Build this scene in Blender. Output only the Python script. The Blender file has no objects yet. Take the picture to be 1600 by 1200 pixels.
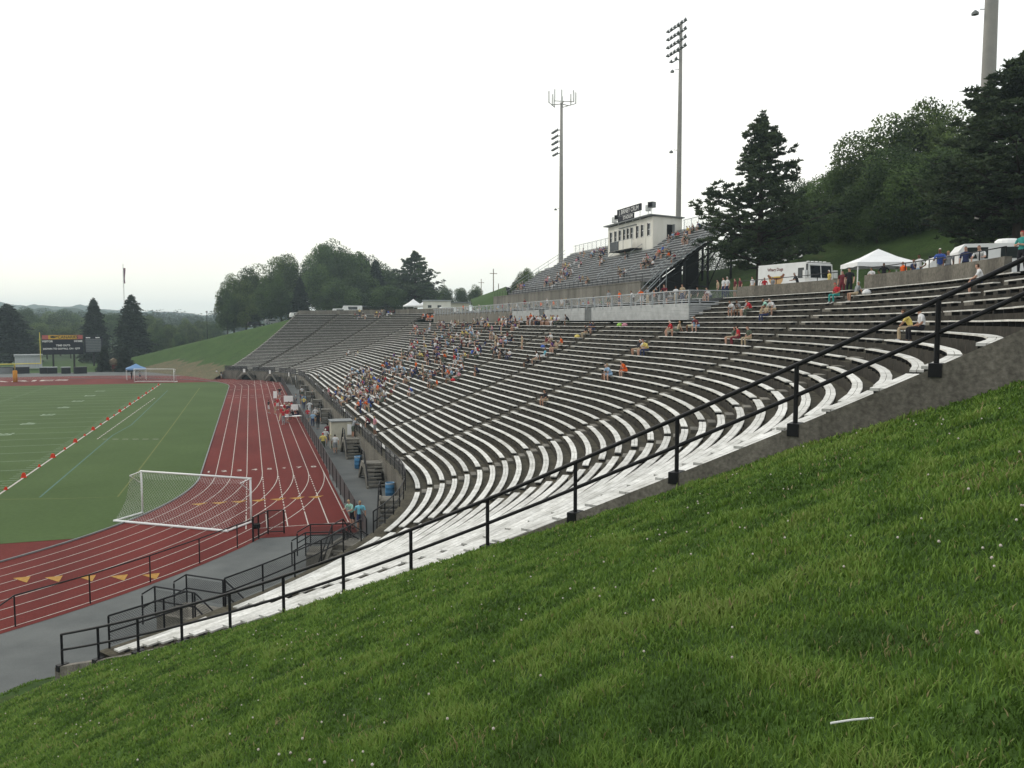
import bpy, math, random
import numpy as np
from math import sin, cos, pi, radians, sqrt, atan2, hypot, degrees, floor, ceil
from mathutils import Vector, Matrix, noise as mnoise
random.seed(7); rng = np.random.default_rng(7)
S = bpy.context.scene
COL = S.collection
# ------------------------------------------------------------------ camera
F = 1296.0; H = 10.9
PT = math.atan(95/F); TH = math.atan(410*cos(PT)/F)
FW = Vector((sin(TH)*cos(PT), cos(TH)*cos(PT), -sin(PT))); RT = Vector((cos(TH), -sin(TH), 0)); UP = RT.cross(FW)
CAM = Vector((0, 0, H))
cd = bpy.data.cameras.new('camera'); cam = bpy.data.objects.new('camera', cd); COL.objects.link(cam)
cd.sensor_width = 36; cd.lens = F/1600*36; cd.clip_start = 0.05; cd.clip_end = 9000
cam.matrix_world = Matrix(((RT.x, UP.x, -FW.x, 0), (RT.y, UP.y, -FW.y, 0), (RT.z, UP.z, -FW.z, H), (0, 0, 0, 1)))
S.camera = cam
# ------------------------------------------------------------------ light: hazy bright evening sky, weak sun behind cloud
SUN_EL, SUN_AZ = 32, -38          # sun ahead and to the left of the view
w = bpy.data.worlds.new('World'); S.world = w; w.use_nodes = True
nt = w.node_tree; N = nt.nodes; L = nt.links; N.clear()
def nd(t, tree=None, **k):
    n = (tree or nt).nodes.new(t)
    for a, b in k.items(): setattr(n, a, b)
    return n
sky = nd('ShaderNodeTexSky', sky_type='NISHITA', sun_disc=False)
sky.sun_elevation = radians(SUN_EL); sky.sun_rotation = radians(SUN_AZ); sky.air_density = 1.5; sky.dust_density = 4
tc = nd('ShaderNodeTexCoord'); sep = nd('ShaderNodeSeparateXYZ'); L.new(tc.outputs['Generated'], sep.inputs[0])
ns = nd('ShaderNodeTexNoise'); ns.inputs['Scale'].default_value = 1.6; ns.inputs['Detail'].default_value = 4; ns.inputs['Roughness'].default_value = .5
mp = nd('ShaderNodeMapping'); mp.inputs['Scale'].default_value = (1, 1, 3); L.new(tc.outputs['Generated'], mp.inputs[0]); L.new(mp.outputs[0], ns.inputs['Vector'])
cr = nd('ShaderNodeValToRGB'); L.new(ns.outputs['Fac'], cr.inputs[0])
cr.color_ramp.elements[0].position = .3; cr.color_ramp.elements[0].color = (.76, .83, .86, 1)
cr.color_ramp.elements[1].position = .62; cr.color_ramp.elements[1].color = (1.02, 1.02, 1.0, 1)
# a cooler tone far from the sun, a warm pale band at the horizon
hr = nd('ShaderNodeMapRange'); L.new(sep.outputs['Z'], hr.inputs['Value']); hr.inputs['From Min'].default_value = 0; hr.inputs['From Max'].default_value = .35
hm = nd('ShaderNodeMix', data_type='RGBA', blend_type='MULTIPLY'); hm.inputs[0].default_value = 1
hc = nd('ShaderNodeMix', data_type='RGBA'); hc.inputs[6].default_value = (.90, .89, .80, 1); hc.inputs[7].default_value = (1.0, 1.0, 1.0, 1)
L.new(hr.outputs[0], hc.inputs[0]); L.new(cr.outputs[0], hm.inputs[6]); L.new(hc.outputs[2], hm.inputs[7])
sm = nd('ShaderNodeMix', data_type='RGBA', blend_type='MULTIPLY'); sm.inputs[0].default_value = 1; sm.inputs[7].default_value = (.08, .08, .08, 1)
L.new(sky.outputs[0], sm.inputs[6])
mx = nd('ShaderNodeMix', data_type='RGBA'); mx.inputs[0].default_value = .88
L.new(sm.outputs[2], mx.inputs[6]); L.new(hm.outputs[2], mx.inputs[7])
bg = nd('ShaderNodeBackground'); bg.inputs[1].default_value = 1.22; L.new(mx.outputs[2], bg.inputs[0])
wo = nd('ShaderNodeOutputWorld'); L.new(bg.outputs[0], wo.inputs[0])
sl = bpy.data.lights.new('sun', 'SUN'); sl.energy = .9; sl.angle = radians(18); sl.color = (1, .93, .82)
so = bpy.data.objects.new('sun', sl); COL.objects.link(so)
az = radians(SUN_AZ); sd = Vector((sin(az)*cos(radians(SUN_EL)), cos(az)*cos(radians(SUN_EL)), sin(radians(SUN_EL))))
so.rotation_euler = sd.to_track_quat('Z', 'Y').to_euler()
S.view_settings.view_transform = 'Standard'; S.view_settings.look = 'None'; S.view_settings.gamma = 1; S.view_settings.exposure = .24
S.cycles.max_bounces = 6; S.cycles.diffuse_bounces = 3; S.cycles.volume_bounces = 0
# ------------------------------------------------------------------ helpers
def ray(x, y): return (FW*F + RT*(x-800) + UP*(600-y)).normalized()
def at_z(x, y, z): d = ray(x, y); return CAM + d*((z-H)/d.z)
def at_d(x, y, dd): d = ray(x, y); return CAM + d*(dd/(d.x*sin(TH)+d.y*cos(TH)))
def at_x(x, y, X): d = ray(x, y); return CAM + d*(X/d.x)
class MB:
    def __init__(s): s.v = []; s.f = []; s.m = []
    def quad(s, a, b, c, d, m=0):
        i = len(s.v); s.v += [tuple(a), tuple(b), tuple(c), tuple(d)]; s.f.append((i, i+1, i+2, i+3)); s.m.append(m)
    def poly(s, pts, m=0):
        i = len(s.v); s.v += [tuple(p) for p in pts]; s.f.append(tuple(range(i, i+len(pts)))); s.m.append(m)
    def box(s, x0, x1, y0, y1, z0, z1, m=0, M=None):
        i = len(s.v); P = [(x, y, z) for z in (z0, z1) for y in (y0, y1) for x in (x0, x1)]
        if M is not None: P = [tuple(M @ Vector(p)) for p in P]
        s.v += P
        for f in ((0, 2, 3, 1), (4, 5, 7, 6), (0, 1, 5, 4), (2, 6, 7, 3), (0, 4, 6, 2), (1, 3, 7, 5)): s.f.append(tuple(i+k for k in f)); s.m.append(m)
    def tube(s, a, b, r, n=6, r2=None, m=0, cap=True):
        a = Vector(a); b = Vector(b); r2 = r if r2 is None else r2
        d = (b-a)
        if d.length < 1e-6: return
        q = d.to_track_quat('Z', 'Y'); i = len(s.v)
        for c, rr in ((a, r), (b, r2)):
            for k in range(n): t = 2*pi*k/n; s.v.append(tuple(c + q @ Vector((cos(t)*rr, sin(t)*rr, 0))))
        for k in range(n): k2 = (k+1) % n; s.f.append((i+k, i+k2, i+n+k2, i+n+k)); s.m.append(m)
        if cap: s.f.append(tuple(i+k for k in range(n))[::-1]); s.m.append(m); s.f.append(tuple(i+n+k for k in range(n))); s.m.append(m)
    def pipe(s, pts, r, n=6, m=0):
        pts = [Vector(p) for p in pts]
        if len(pts) < 2: return
        i0 = len(s.v)
        for j, p in enumerate(pts):
            d = (pts[min(j+1, len(pts)-1)]-pts[max(j-1, 0)]).normalized(); q = d.to_track_quat('Z', 'Y')
            for k in range(n): t = 2*pi*k/n; s.v.append(tuple(p + q @ Vector((cos(t)*r, sin(t)*r, 0))))
        for j in range(len(pts)-1):
            for k in range(n): k2 = (k+1) % n; a = i0+j*n; s.f.append((a+k, a+k2, a+n+k2, a+n+k)); s.m.append(m)
        s.f.append(tuple(i0+k for k in range(n))[::-1]); s.m.append(m)
        a = i0+(len(pts)-1)*n; s.f.append(tuple(a+k for k in range(n))); s.m.append(m)
    def sweep(s, rings, closed=True, caps=True, m=0):
        """rings: list of equal-length point loops"""
        n = len(rings[0]); i0 = len(s.v)
        for r in rings: s.v += [tuple(p) for p in r]
        for j in range(len(rings)-1):
            for k in range(n if closed else n-1): k2 = (k+1) % n; a = i0+j*n; s.f.append((a+k, a+k2, a+n+k2, a+n+k)); s.m.append(m)
        if caps and closed:
            s.f.append(tuple(i0+k for k in range(n))[::-1]); s.m.append(m)
            a = i0+(len(rings)-1)*n; s.f.append(tuple(a+k for k in range(n))); s.m.append(m)
    def lathe(s, c, prof, n=16, m=0):
        c = Vector(c); s.sweep([[c+Vector((r*cos(2*pi*k/n), r*sin(2*pi*k/n), z)) for k in range(n)] for r, z in prof], m=m)
    def build(s, name, mat, parent=None, smooth=False):
        me = bpy.data.meshes.new(name); me.from_pydata(s.v, [], s.f)
        mats = mat if isinstance(mat, (list, tuple)) else [mat]
        for x in mats: me.materials.append(x)
        if len(mats) > 1: me.polygons.foreach_set('material_index', s.m)
        if smooth: me.polygons.foreach_set('use_smooth', [True]*len(me.polygons))
        me.update(); o = bpy.data.objects.new(name, me); COL.objects.link(o)
        if parent: o.parent = parent
        return o
def tag(o, label=None, cat=None, group=None, kind=None):
    for k, v in (('label', label), ('category', cat), ('group', group), ('kind', kind)):
        if v: o[k] = v
    return o
def struct(o): o['kind'] = 'structure'; return o
def empty(name, loc=(0, 0, 0), rz=0, label=None, cat=None, group=None):
    o = bpy.data.objects.new(name, None); COL.objects.link(o); o.location = loc; o.rotation_euler = (0, 0, rz); o.empty_display_size = .2
    return tag(o, label, cat, group)
def copy_tree(o, parent=None):
    c = o.copy(); COL.objects.link(c); c.parent = parent
    for ch in [x for x in bpy.data.objects if x.parent == o]: copy_tree(ch, c)
    return c
ORD = ['zeroth', 'first', 'second', 'third', 'fourth', 'fifth', 'sixth', 'seventh', 'eighth', 'ninth', 'tenth', 'eleventh', 'twelfth', 'thirteenth', 'fourteenth', 'fifteenth', 'sixteenth', 'seventeenth', 'eighteenth', 'nineteenth', 'twentieth',
       'twenty-first', 'twenty-second', 'twenty-third', 'twenty-fourth', 'twenty-fifth', 'twenty-sixth', 'twenty-seventh', 'twenty-eighth', 'twenty-ninth', 'thirtieth', 'thirty-first', 'thirty-second', 'thirty-third', 'thirty-fourth', 'thirty-fifth', 'thirty-sixth', 'thirty-seventh', 'thirty-eighth', 'thirty-ninth', 'fortieth']
# ------------------------------------------------------------------ materials
def mat(name, c, c2=None, scale=2.0, rough=.8, detail=6, metal=0, bump=0, bscale=30, stretch=None, fine=None, spec=.12, trans=0):
    m = bpy.data.materials.new(name); m.use_nodes = True; t = m.node_tree; b = t.nodes['Principled BSDF']
    b.inputs['Roughness'].default_value = rough; b.inputs['Metallic'].default_value = metal; b.inputs['Specular IOR Level'].default_value = spec
    co = nd('ShaderNodeTexCoord', t); mp = nd('ShaderNodeMapping', t); t.links.new(co.outputs['Object'], mp.inputs[0])
    if stretch: mp.inputs['Scale'].default_value = stretch
    n = nd('ShaderNodeTexNoise', t); n.inputs['Scale'].default_value = scale; n.inputs['Detail'].default_value = detail; n.inputs['Roughness'].default_value = .6
    t.links.new(mp.outputs[0], n.inputs['Vector'])
    r = nd('ShaderNodeValToRGB', t); r.color_ramp.elements[0].position = .32; r.color_ramp.elements[1].position = .68
    c2 = c2 or tuple(x*.85 for x in c)
    r.color_ramp.elements[0].color = (*c2, 1); r.color_ramp.elements[1].color = (*c, 1)
    t.links.new(n.outputs['Fac'], r.inputs[0]); out = r.outputs[0]
    if fine:
        n2 = nd('ShaderNodeTexNoise', t); n2.inputs['Scale'].default_value = fine[0]; n2.inputs['Detail'].default_value = 3
        t.links.new(co.outputs['Object'], n2.inputs['Vector'])
        mr = nd('ShaderNodeMapRange', t); mr.inputs['From Min'].default_value = .3; mr.inputs['From Max'].default_value = .7; mr.inputs['To Min'].default_value = 1-fine[1]; mr.inputs['To Max'].default_value = 1+fine[1]
        t.links.new(n2.outputs['Fac'], mr.inputs[0])
        mm = nd('ShaderNodeMix', t, data_type='RGBA', blend_type='MULTIPLY'); mm.inputs[0].default_value = 1
        t.links.new(out, mm.inputs[6]); t.links.new(mr.outputs[0], mm.inputs[7]); out = mm.outputs[2]
    t.links.new(out, b.inputs['Base Color'])
    if bump:
        n3 = nd('ShaderNodeTexNoise', t); n3.inputs['Scale'].default_value = bscale; n3.inputs['Detail'].default_value = 4; t.links.new(co.outputs['Object'], n3.inputs['Vector'])
        bm = nd('ShaderNodeBump', t); bm.inputs['Strength'].default_value = bump; bm.inputs['Distance'].default_value = .02
        t.links.new(n3.outputs['Fac'], bm.inputs['Height']); t.links.new(bm.outputs[0], b.inputs['Normal'])
    if trans: b.inputs['Alpha'].default_value = 1-trans
    return m
M = {}
M['concrete'] = mat('concrete', (.22, .205, .175), (.10, .095, .08), .7, stretch=(1, 1, .12), bump=.3, fine=(9, .22))
M['wallconc'] = mat('weathered_wall_concrete', (.19, .175, .145), (.085, .078, .066), .9, stretch=(1, 1, .12), bump=.3, fine=(7, .25))
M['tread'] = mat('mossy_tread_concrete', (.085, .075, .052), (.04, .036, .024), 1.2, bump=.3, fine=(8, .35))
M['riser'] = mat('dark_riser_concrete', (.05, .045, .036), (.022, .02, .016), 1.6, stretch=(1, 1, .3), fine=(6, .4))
M['endwall'] = mat('dark_end_wall_concrete', (.20, .182, .155), (.115, .105, .09), 1.6, stretch=(1, 1, .22), bump=.4, fine=(16, .3))
M['bench'] = mat('worn_white_bench', (.76, .75, .71), (.46, .45, .41), 1.1, fine=(11, .14), rough=.55)
_t = M['bench'].node_tree; _b = _t.nodes['Principled BSDF']; _s = _b.inputs['Base Color'].links[0].from_socket
_o = nd('ShaderNodeObjectInfo', _t); _m = nd('ShaderNodeMapRange', _t); _m.inputs['To Min'].default_value = .82; _m.inputs['To Max'].default_value = 1.03; _t.links.new(_o.outputs['Random'], _m.inputs[0])
_x = nd('ShaderNodeMix', _t, data_type='RGBA', blend_type='MULTIPLY'); _x.inputs[0].default_value = 1; _t.links.new(_s, _x.inputs[6]); _t.links.new(_m.outputs[0], _x.inputs[7]); _t.links.new(_x.outputs[2], _b.inputs['Base Color'])
M['bracket'] = mat('dark_bracket', (.03, .03, .03), rough=.6)
M['asphalt'] = mat('asphalt', (.125, .132, .128), (.080, .086, .086), .35, bump=.2, fine=(40, .16))
M['track'] = mat('red_track', (.135, .021, .017), (.086, .012, .010), .22, stretch=(1, .25, 1), fine=(22, .22), rough=.9)
M['line'] = mat('white_line_paint', (.50, .47, .43), (.36, .32, .29), 3)
M['softline'] = mat('faded_white_line', (.26, .33, .24), (.18, .24, .16), 3)
M['blueline'] = mat('faded_blue_line', (.075, .15, .12), (.06, .12, .09), 3)
M['yelline'] = mat('faded_yellow_line', (.12, .14, .035), (.09, .11, .03), 3)
M['yellow'] = mat('yellow_paint', (.40, .23, .05), (.26, .13, .03), 6)
M['turf'] = mat('artificial_turf', (.060, .098, .030), (.047, .080, .022), .12, fine=(3.5, .1), rough=.95)
M['black'] = mat('black_painted_steel', (.018, .018, .02), (.012, .012, .013), 5, rough=.45)
M['galv'] = mat('galvanised_steel', (.36, .38, .39), (.26, .28, .29), 4, rough=.5, metal=.3)
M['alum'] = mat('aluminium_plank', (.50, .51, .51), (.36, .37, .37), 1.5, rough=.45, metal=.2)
M['alumdark'] = mat('shaded_plank_steel', (.14, .145, .15), (.09, .09, .095), 2, rough=.6)  # footboard colour darkened to carry the shade under the benches
M['pole'] = mat('grey_pole_steel', (.29, .275, .25), (.23, .225, .21), 1, rough=.5)
M['white'] = mat('white_paint', (.76, .76, .75), (.68, .68, .66), 1.5, rough=.4)
M['cream'] = mat('cream_siding', (.70, .68, .62), (.60, .58, .51), 1, stretch=(1, 1, .2), rough=.6)
M['beige'] = mat('beige_metal', (.46, .44, .36), (.38, .36, .29), 2, rough=.5)
M['glass'] = mat('dark_window_glass', (.03, .035, .04), (.015, .018, .02), 1, rough=.08, spec=.6)
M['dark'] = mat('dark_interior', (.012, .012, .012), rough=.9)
M['blue'] = mat('blue_plastic_barrel', (.06, .19, .34), (.05, .15, .28), 3, rough=.4)
M['tent'] = mat('white_canopy_cloth', (.80, .80, .80), (.72, .72, .72), 2, rough=.7)
M['bluetent'] = mat('blue_canopy_cloth', (.16, .28, .47), (.13, .23, .40), 2, rough=.7)
M['orange'] = mat('orange_red_marker', (.62, .05, .02), (.5, .04, .015), 3)
M['postyellow'] = mat('yellow_goal_post', (.62, .56, .12), (.52, .47, .1), 2, rough=.4)
M['pad'] = mat('orange_pad', (.60, .27, .04), (.5, .22, .03), 2)
M['board'] = mat('black_board', (.014, .014, .022), (.01, .01, .015), 2, rough=.6)
M['grey'] = mat('grey_box', (.2, .21, .21), (.15, .16, .16), 2, rough=.6)
M['bark'] = mat('bark', (.06, .045, .033), (.03, .023, .018), 3, stretch=(1, 1, .2))
M['wood'] = mat('weathered_wood', (.22, .17, .11), (.15, .115, .075), 2)
M['text'] = mat('white_lettering', (.7, .7, .68), rough=.6)
M['textblack'] = mat('black_lettering', (.02, .02, .02), rough=.6)
M['textred'] = mat('dark_red_lettering', (.15, .03, .025), rough=.6)
M['gold'] = mat('gold_banner', (.56, .33, .03), (.5, .28, .03), 2)
M['pink'] = mat('faded_red_banner', (.42, .12, .11), (.36, .1, .09), 3)
M['bun'] = mat('bun_tan', (.55, .35, .17), (.45, .28, .13), 4)
M['sausage'] = mat('sausage_brown', (.22, .08, .04), rough=.5)
M['mustard'] = mat('mustard', (.65, .45, .05), rough=.5)
M['tyre'] = mat('tyre_rubber', (.02, .02, .02), rough=.8)
M['slategrey'] = mat('dark_grey_panel', (.10, .11, .115), (.08, .085, .09), 2)  # plain dark grey for upper panes, screen and board panel
M['backboard'] = mat('clear_backdrop_mesh', (.30, .31, .31), (.22, .23, .23), 1, trans=.35)
M['steeldark'] = mat('dark_understructure', (.022, .021, .02), rough=.8)
M['redcar'] = mat('dark_red_paint', (.16, .03, .03), rough=.3)
def mesh_mat(name, c, sc, thick, spacing_axis=None):
    """woven wire: opaque wires, open cells, from object coordinates"""
    m = bpy.data.materials.new(name); m.use_nodes = True; t = m.node_tree; b = t.nodes['Principled BSDF']; b.inputs['Base Color'].default_value = (*c, 1); b.inputs['Roughness'].default_value = .5
    co = nd('ShaderNodeTexCoord', t); uv = nd('ShaderNodeSeparateXYZ', t); t.links.new(co.outputs['UV'], uv.inputs[0])
    def wire(op):
        a = nd('ShaderNodeMath', t, operation=op); t.links.new(uv.outputs['X'], a.inputs[0]); t.links.new(uv.outputs['Y'], a.inputs[1])
        s = nd('ShaderNodeMath', t, operation='MULTIPLY'); t.links.new(a.outputs[0], s.inputs[0]); s.inputs[1].default_value = sc
        f = nd('ShaderNodeMath', t, operation='FRACT'); t.links.new(s.outputs[0], f.inputs[0])
        l = nd('ShaderNodeMath', t, operation='LESS_THAN'); t.links.new(f.outputs[0], l.inputs[0]); l.inputs[1].default_value = thick
        return l
    p, q = wire('ADD'), wire('SUBTRACT'); mx = nd('ShaderNodeMath', t, operation='MAXIMUM'); t.links.new(p.outputs[0], mx.inputs[0]); t.links.new(q.outputs[0], mx.inputs[1])
    t.links.new(mx.outputs[0], b.inputs['Alpha']); return m
M['chain'] = mesh_mat('black_chain_link', (.02, .02, .022), 12, .17)
M['windscreen'] = mesh_mat('dense_black_windscreen', (.025, .025, .028), 12, .55)
M['galvchain'] = mesh_mat('grey_chain_link', (.42, .43, .43), 12, .12)
M['net'] = mesh_mat('white_goal_net', (.42, .42, .40), 5.5, .06)
def set_uv(o, fn):
    me = o.data; uv = me.uv_layers.new(name='UVMap')
    for l in me.loops: uv.data[l.index].uv = fn(me.vertices[l.vertex_index].co)
def mesh_panel(name, pts_bottom, h, m, parent):
    """vertical mesh sheet over a polyline of bottom points, with u = run, v = height"""
    mb = MB(); run = [0.0]
    P = [Vector(p) for p in pts_bottom]
    for a, b in zip(P, P[1:]): run.append(run[-1]+(b-a).length)
    for a, b in zip(P, P[1:]): mb.quad(a, b, b+Vector((0, 0, h)), a+Vector((0, 0, h)))
    o = mb.build(name, m, parent); uv = o.data.uv_layers.new(name='UVMap')
    for i in range(len(P)-1):
        for k, (u, v) in enumerate(((run[i], 0), (run[i+1], 0), (run[i+1], h), (run[i], h))): uv.data[i*4+k].uv = (u, v)
    return o
def foliage_mat(name, dark, light, sc):
    m = bpy.data.materials.new(name); m.use_nodes = True; t = m.node_tree; b = t.nodes['Principled BSDF']; b.inputs['Roughness'].default_value = .7; b.inputs['Specular IOR Level'].default_value = .2
    at = nd('ShaderNodeAttribute', t); at.attribute_name = 'tint'
    oi = nd('ShaderNodeObjectInfo', t)
    r = nd('ShaderNodeValToRGB', t); r.color_ramp.elements[0].color = (*dark, 1); r.color_ramp.elements[1].color = (*light, 1)
    t.links.new(at.outputs['Fac'], r.inputs[0])
    hs = nd('ShaderNodeHueSaturation', t); mr = nd('ShaderNodeMapRange', t); mr.inputs['To Min'].default_value = .8; mr.inputs['To Max'].default_value = 1.2
    t.links.new(oi.outputs['Random'], mr.inputs[0]); t.links.new(mr.outputs[0], hs.inputs['Value']); t.links.new(r.outputs[0], hs.inputs['Color'])
    t.links.new(hs.outputs[0], b.inputs['Base Color'])
    tl = nd('ShaderNodeBsdfTranslucent', t); t.links.new(hs.outputs[0], tl.inputs['Color'])
    ms = nd('ShaderNodeMixShader', t); ms.inputs[0].default_value = .25; t.links.new(b.outputs[0], ms.inputs[1]); t.links.new(tl.outputs[0], ms.inputs[2])
    t.links.new(ms.outputs[0], t.nodes['Material Output'].inputs[0])
    return m
M['leaf'] = foliage_mat('broadleaf_foliage', (.026, .045, .014), (.12, .17, .045), 1)
M['leafdark'] = foliage_mat('dark_broadleaf', (.026, .048, .017), (.10, .16, .045), 1)  # second leaf green, for the dark trees and bushes
M['needle'] = foliage_mat('pine_needles', (.026, .042, .022), (.09, .125, .055), 1)
M['spruce'] = foliage_mat('spruce_needles', (.012, .02, .012), (.034, .05, .026), 1)
M['vine'] = foliage_mat('bright_vine_foliage', (.03, .055, .012), (.10, .17, .03), 1)
M['blade'] = foliage_mat('grass_blades', (.034, .068, .012), (.20, .27, .07), 1)
_r = [n for n in M['blade'].node_tree.nodes if n.type == 'VALTORGB'][0].color_ramp
_e = _r.elements.new(.4); _e.color = (.076, .144, .022, 1); _e = _r.elements.new(.8); _e.color = (.148, .240, .040, 1); _r.elements[-1].color = (.25, .21, .10, 1)
M['farleaf'] = foliage_mat('hazy_far_foliage', (.018, .036, .018), (.055, .09, .04), 1)
def grass_mat(name, a, b_, dry):
    m = mat(name, a, b_, .35, rough=.95, fine=(5, .3), bump=.5, bscale=14)
    t = m.node_tree; b = t.nodes['Principled BSDF']; src = b.inputs['Base Color'].links[0].from_socket
    co = nd('ShaderNodeTexCoord', t); n = nd('ShaderNodeTexNoise', t); n.inputs['Scale'].default_value = .8; n.inputs['Detail'].default_value = 5; t.links.new(co.outputs['Object'], n.inputs['Vector'])
    r = nd('ShaderNodeMapRange', t); r.inputs['From Min'].default_value = .58; r.inputs['From Max'].default_value = .75; t.links.new(n.outputs['Fac'], r.inputs[0])
    mm = nd('ShaderNodeMix', t, data_type='RGBA'); t.links.new(r.outputs[0], mm.inputs[0]); t.links.new(src, mm.inputs[6]); mm.inputs[7].default_value = (*dry, 1)
    t.links.new(mm.outputs[2], b.inputs['Base Color']); return m
M['grass'] = grass_mat('lawn', (.045, .085, .017), (.02, .042, .008), (.06, .07, .025))
M['fargrass'] = grass_mat('bank_lawn', (.042, .080, .018), (.028, .058, .012), (.05, .07, .02))
M['hillgrass'] = grass_mat('wooded_hill_grass', (.044, .074, .019), (.024, .044, .011), (.05, .06, .022))  # own green of the wooded hill
M['dirt'] = mat('dry_brown_slope', (.105, .082, .04), (.06, .065, .025), .5, fine=(3, .3))
M['farwood'] = mat('distant_wood_canopy', (.035, .06, .028), (.018, .034, .018), .09, rough=.95, fine=(.5, .4))
M['farfield'] = mat('distant_ground', (.05, .085, .03), (.035, .06, .022), .01, rough=.95)
# ------------------------------------------------------------------ stand geometry
TR = .671; R1 = 33.25; CX = -23.95; CY1 = 51.25; CY2 = 146.4; SL = CY2-CY1
def zrow(n): return 1.8+.22*n+.0021*n*n
W0 = Vector((-5.4, 26.6)); WD = Vector((cos(radians(-50)), sin(radians(-50)))); WN = Vector((WD.y, -WD.x))   # WN points to the lawn side
def sq(x, y): d = Vector((x, y))-W0; return d.dot(WD), d.dot(WN)
def pt(u, R):
    if u < 0: a = radians(u); return Vector((CX+R*cos(a), CY1+R*sin(a))), Vector((cos(a), sin(a)))
    if u <= SL: return Vector((CX+R, CY1+u)), Vector((1, 0))
    a = radians(u-SL); return Vector((CX+R*cos(a), CY2+R*sin(a))), Vector((cos(a), sin(a)))
def ustart(R):
    # angle where circle R meets the end wall line
    rel = W0-Vector((CX, CY1)); b = rel.dot(WD); c = rel.dot(rel)-R*R; s = -b+sqrt(max(b*b-c, 0)); p = rel+WD*s
    return degrees(atan2(p.y, p.x))
def swall(R): rel = W0-Vector((CX, CY1)); b = rel.dot(WD); c = rel.dot(rel)-R*R; return -b+sqrt(max(b*b-c, 0))
UEND = SL+54.5
def shift(u, R, m):
    """move m metres along the row from u"""
    if u < 0:
        v = u+degrees(m/R)
        return v if v < 0 else radians(v)*R
    if u <= SL:
        v = u+m
        if v < 0: return degrees(v/R)
        if v > SL: return SL+degrees((v-SL)/R)
        return v
    v = u-SL+degrees(m/R); return SL+v if v > 0 else SL+radians(v)*R
def upath(u0, u1):
    us = [u0]; u = u0
    while True:
        if u < -1e-6: st = 2.2; nx = min(u+st, 0)
        elif u < SL-1e-6: nx = min(u+6, SL)
        else: nx = u+2.2
        if nx >= u1-1e-3: us.append(u1); return us
        us.append(nx); u = nx
AISLES = [-46.4, -28.4, -12.0] + [4.32+12.36*i for i in range(8)] + [SL+12.0, SL+28.4, SL+43.0]
NB = len(AISLES)+1
DECK0, DECK1 = 4.4, SL+1.0       # platform spans these u, rows 33+ left out there
def nrows(b):
    mid = 0
    lo = -60 if b == 0 else AISLES[b-1]; hi = UEND if b == NB-1 else AISLES[b]
    return 33 if (lo >= 4 and hi <= SL) or (lo > 80 and lo < SL) else 38
BN = ['nearest the lawn railing', 'just past the nearest aisle', 'on the near bend above the barrels', 'where the near bend turns straight'] + \
     ['on the straight, %s from the near bend' % ORD[i] for i in range(1, 8)] + ['where the far bend begins', 'on the far bend, first wholly curved', 'second from the far end', 'at the far end beside the bank']
sections = []
for b in range(NB):
    sec = empty('seating_section', (0, 0, 0), 0, 'tiered block of white benches ' + BN[b], 'seating section', 'seating blocks of the horseshoe stand')
    lo = None if b == 0 else AISLES[b-1]; hi = UEND if b == NB-1 else AISLES[b]
    conc = MB(); nr = nrows(b)
    p0 = pt((lo if lo is not None else ustart(R1)) if b else ustart(R1), R1)[0]
    for n in range(nr):
        R = R1+TR*n
        uend0 = ustart(R-.12)+degrees(.02/R) if b == 0 else lo
        ua = uend0+degrees(.12/R) if b == 0 else shift(lo, R, .55)
        ub = shift(hi, R, -.55) if b < NB-1 else hi-.05
        # concrete under the whole block incl. half aisles
        ca = uend0; cb = hi
        us = upath(ca, cb); zt = zrow(n)-.17; zp = zrow(n-1)-.17 if n else 0.0
        fr = [pt(u, R-.13) for u in us]; bk = [pt(u, R-.13+TR) for u in us]
        if n == 0: fr = [pt(u, R1-.75) for u in us]
        for i in range(len(us)-1):
            a, a2 = fr[i][0], fr[i+1][0]; c, c2 = bk[i][0], bk[i+1][0]
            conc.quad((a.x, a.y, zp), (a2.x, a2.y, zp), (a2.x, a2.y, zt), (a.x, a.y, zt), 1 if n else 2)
            conc.quad((a.x, a.y, zt), (a2.x, a2.y, zt), (c2.x, c2.y, zt), (c.x, c.y, zt), 0)
        # bench plank: two boards with a slot, brackets below
        if ub-ua < .2: continue
        be = MB(); us = upath(ua, ub); zs = zrow(n)
        jit = random.uniform(-.008, .008)
        for r0, r1 in (((-.13, -.006), (.006, .13)) if b < 11 else ((-.13, .13),)):
            rings = []
            for u in us:
                zj = zs+jit+.006*sin(u*2.1+n)
                A, _ = pt(u, R+r0); B, _ = pt(u, R+r1)
                rings.append([(A.x, A.y, zj-.045), (B.x, B.y, zj-.045), (B.x, B.y, zj), (A.x, A.y, zj)])
            be.sweep(rings)
        if b < 11:
            L_ = 0; uu = shift(ua, R, .3)
            while uu < ub:
                c, nn = pt(uu, R); tn = Vector((-nn.y, nn.x)); Mx = Matrix(((nn.x, tn.x, 0, c.x), (nn.y, tn.y, 0, c.y), (0, 0, 1, 0), (0, 0, 0, 1)))
                be.box(-.13, .13, -.02, .02, zt-.02, zs-.046, 1, Mx); uu = shift(uu, R, 1.25)
        o = be.build('bench', [M['bench'], M['bracket']], sec)
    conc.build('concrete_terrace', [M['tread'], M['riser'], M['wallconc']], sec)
    sections.append(sec)
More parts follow.
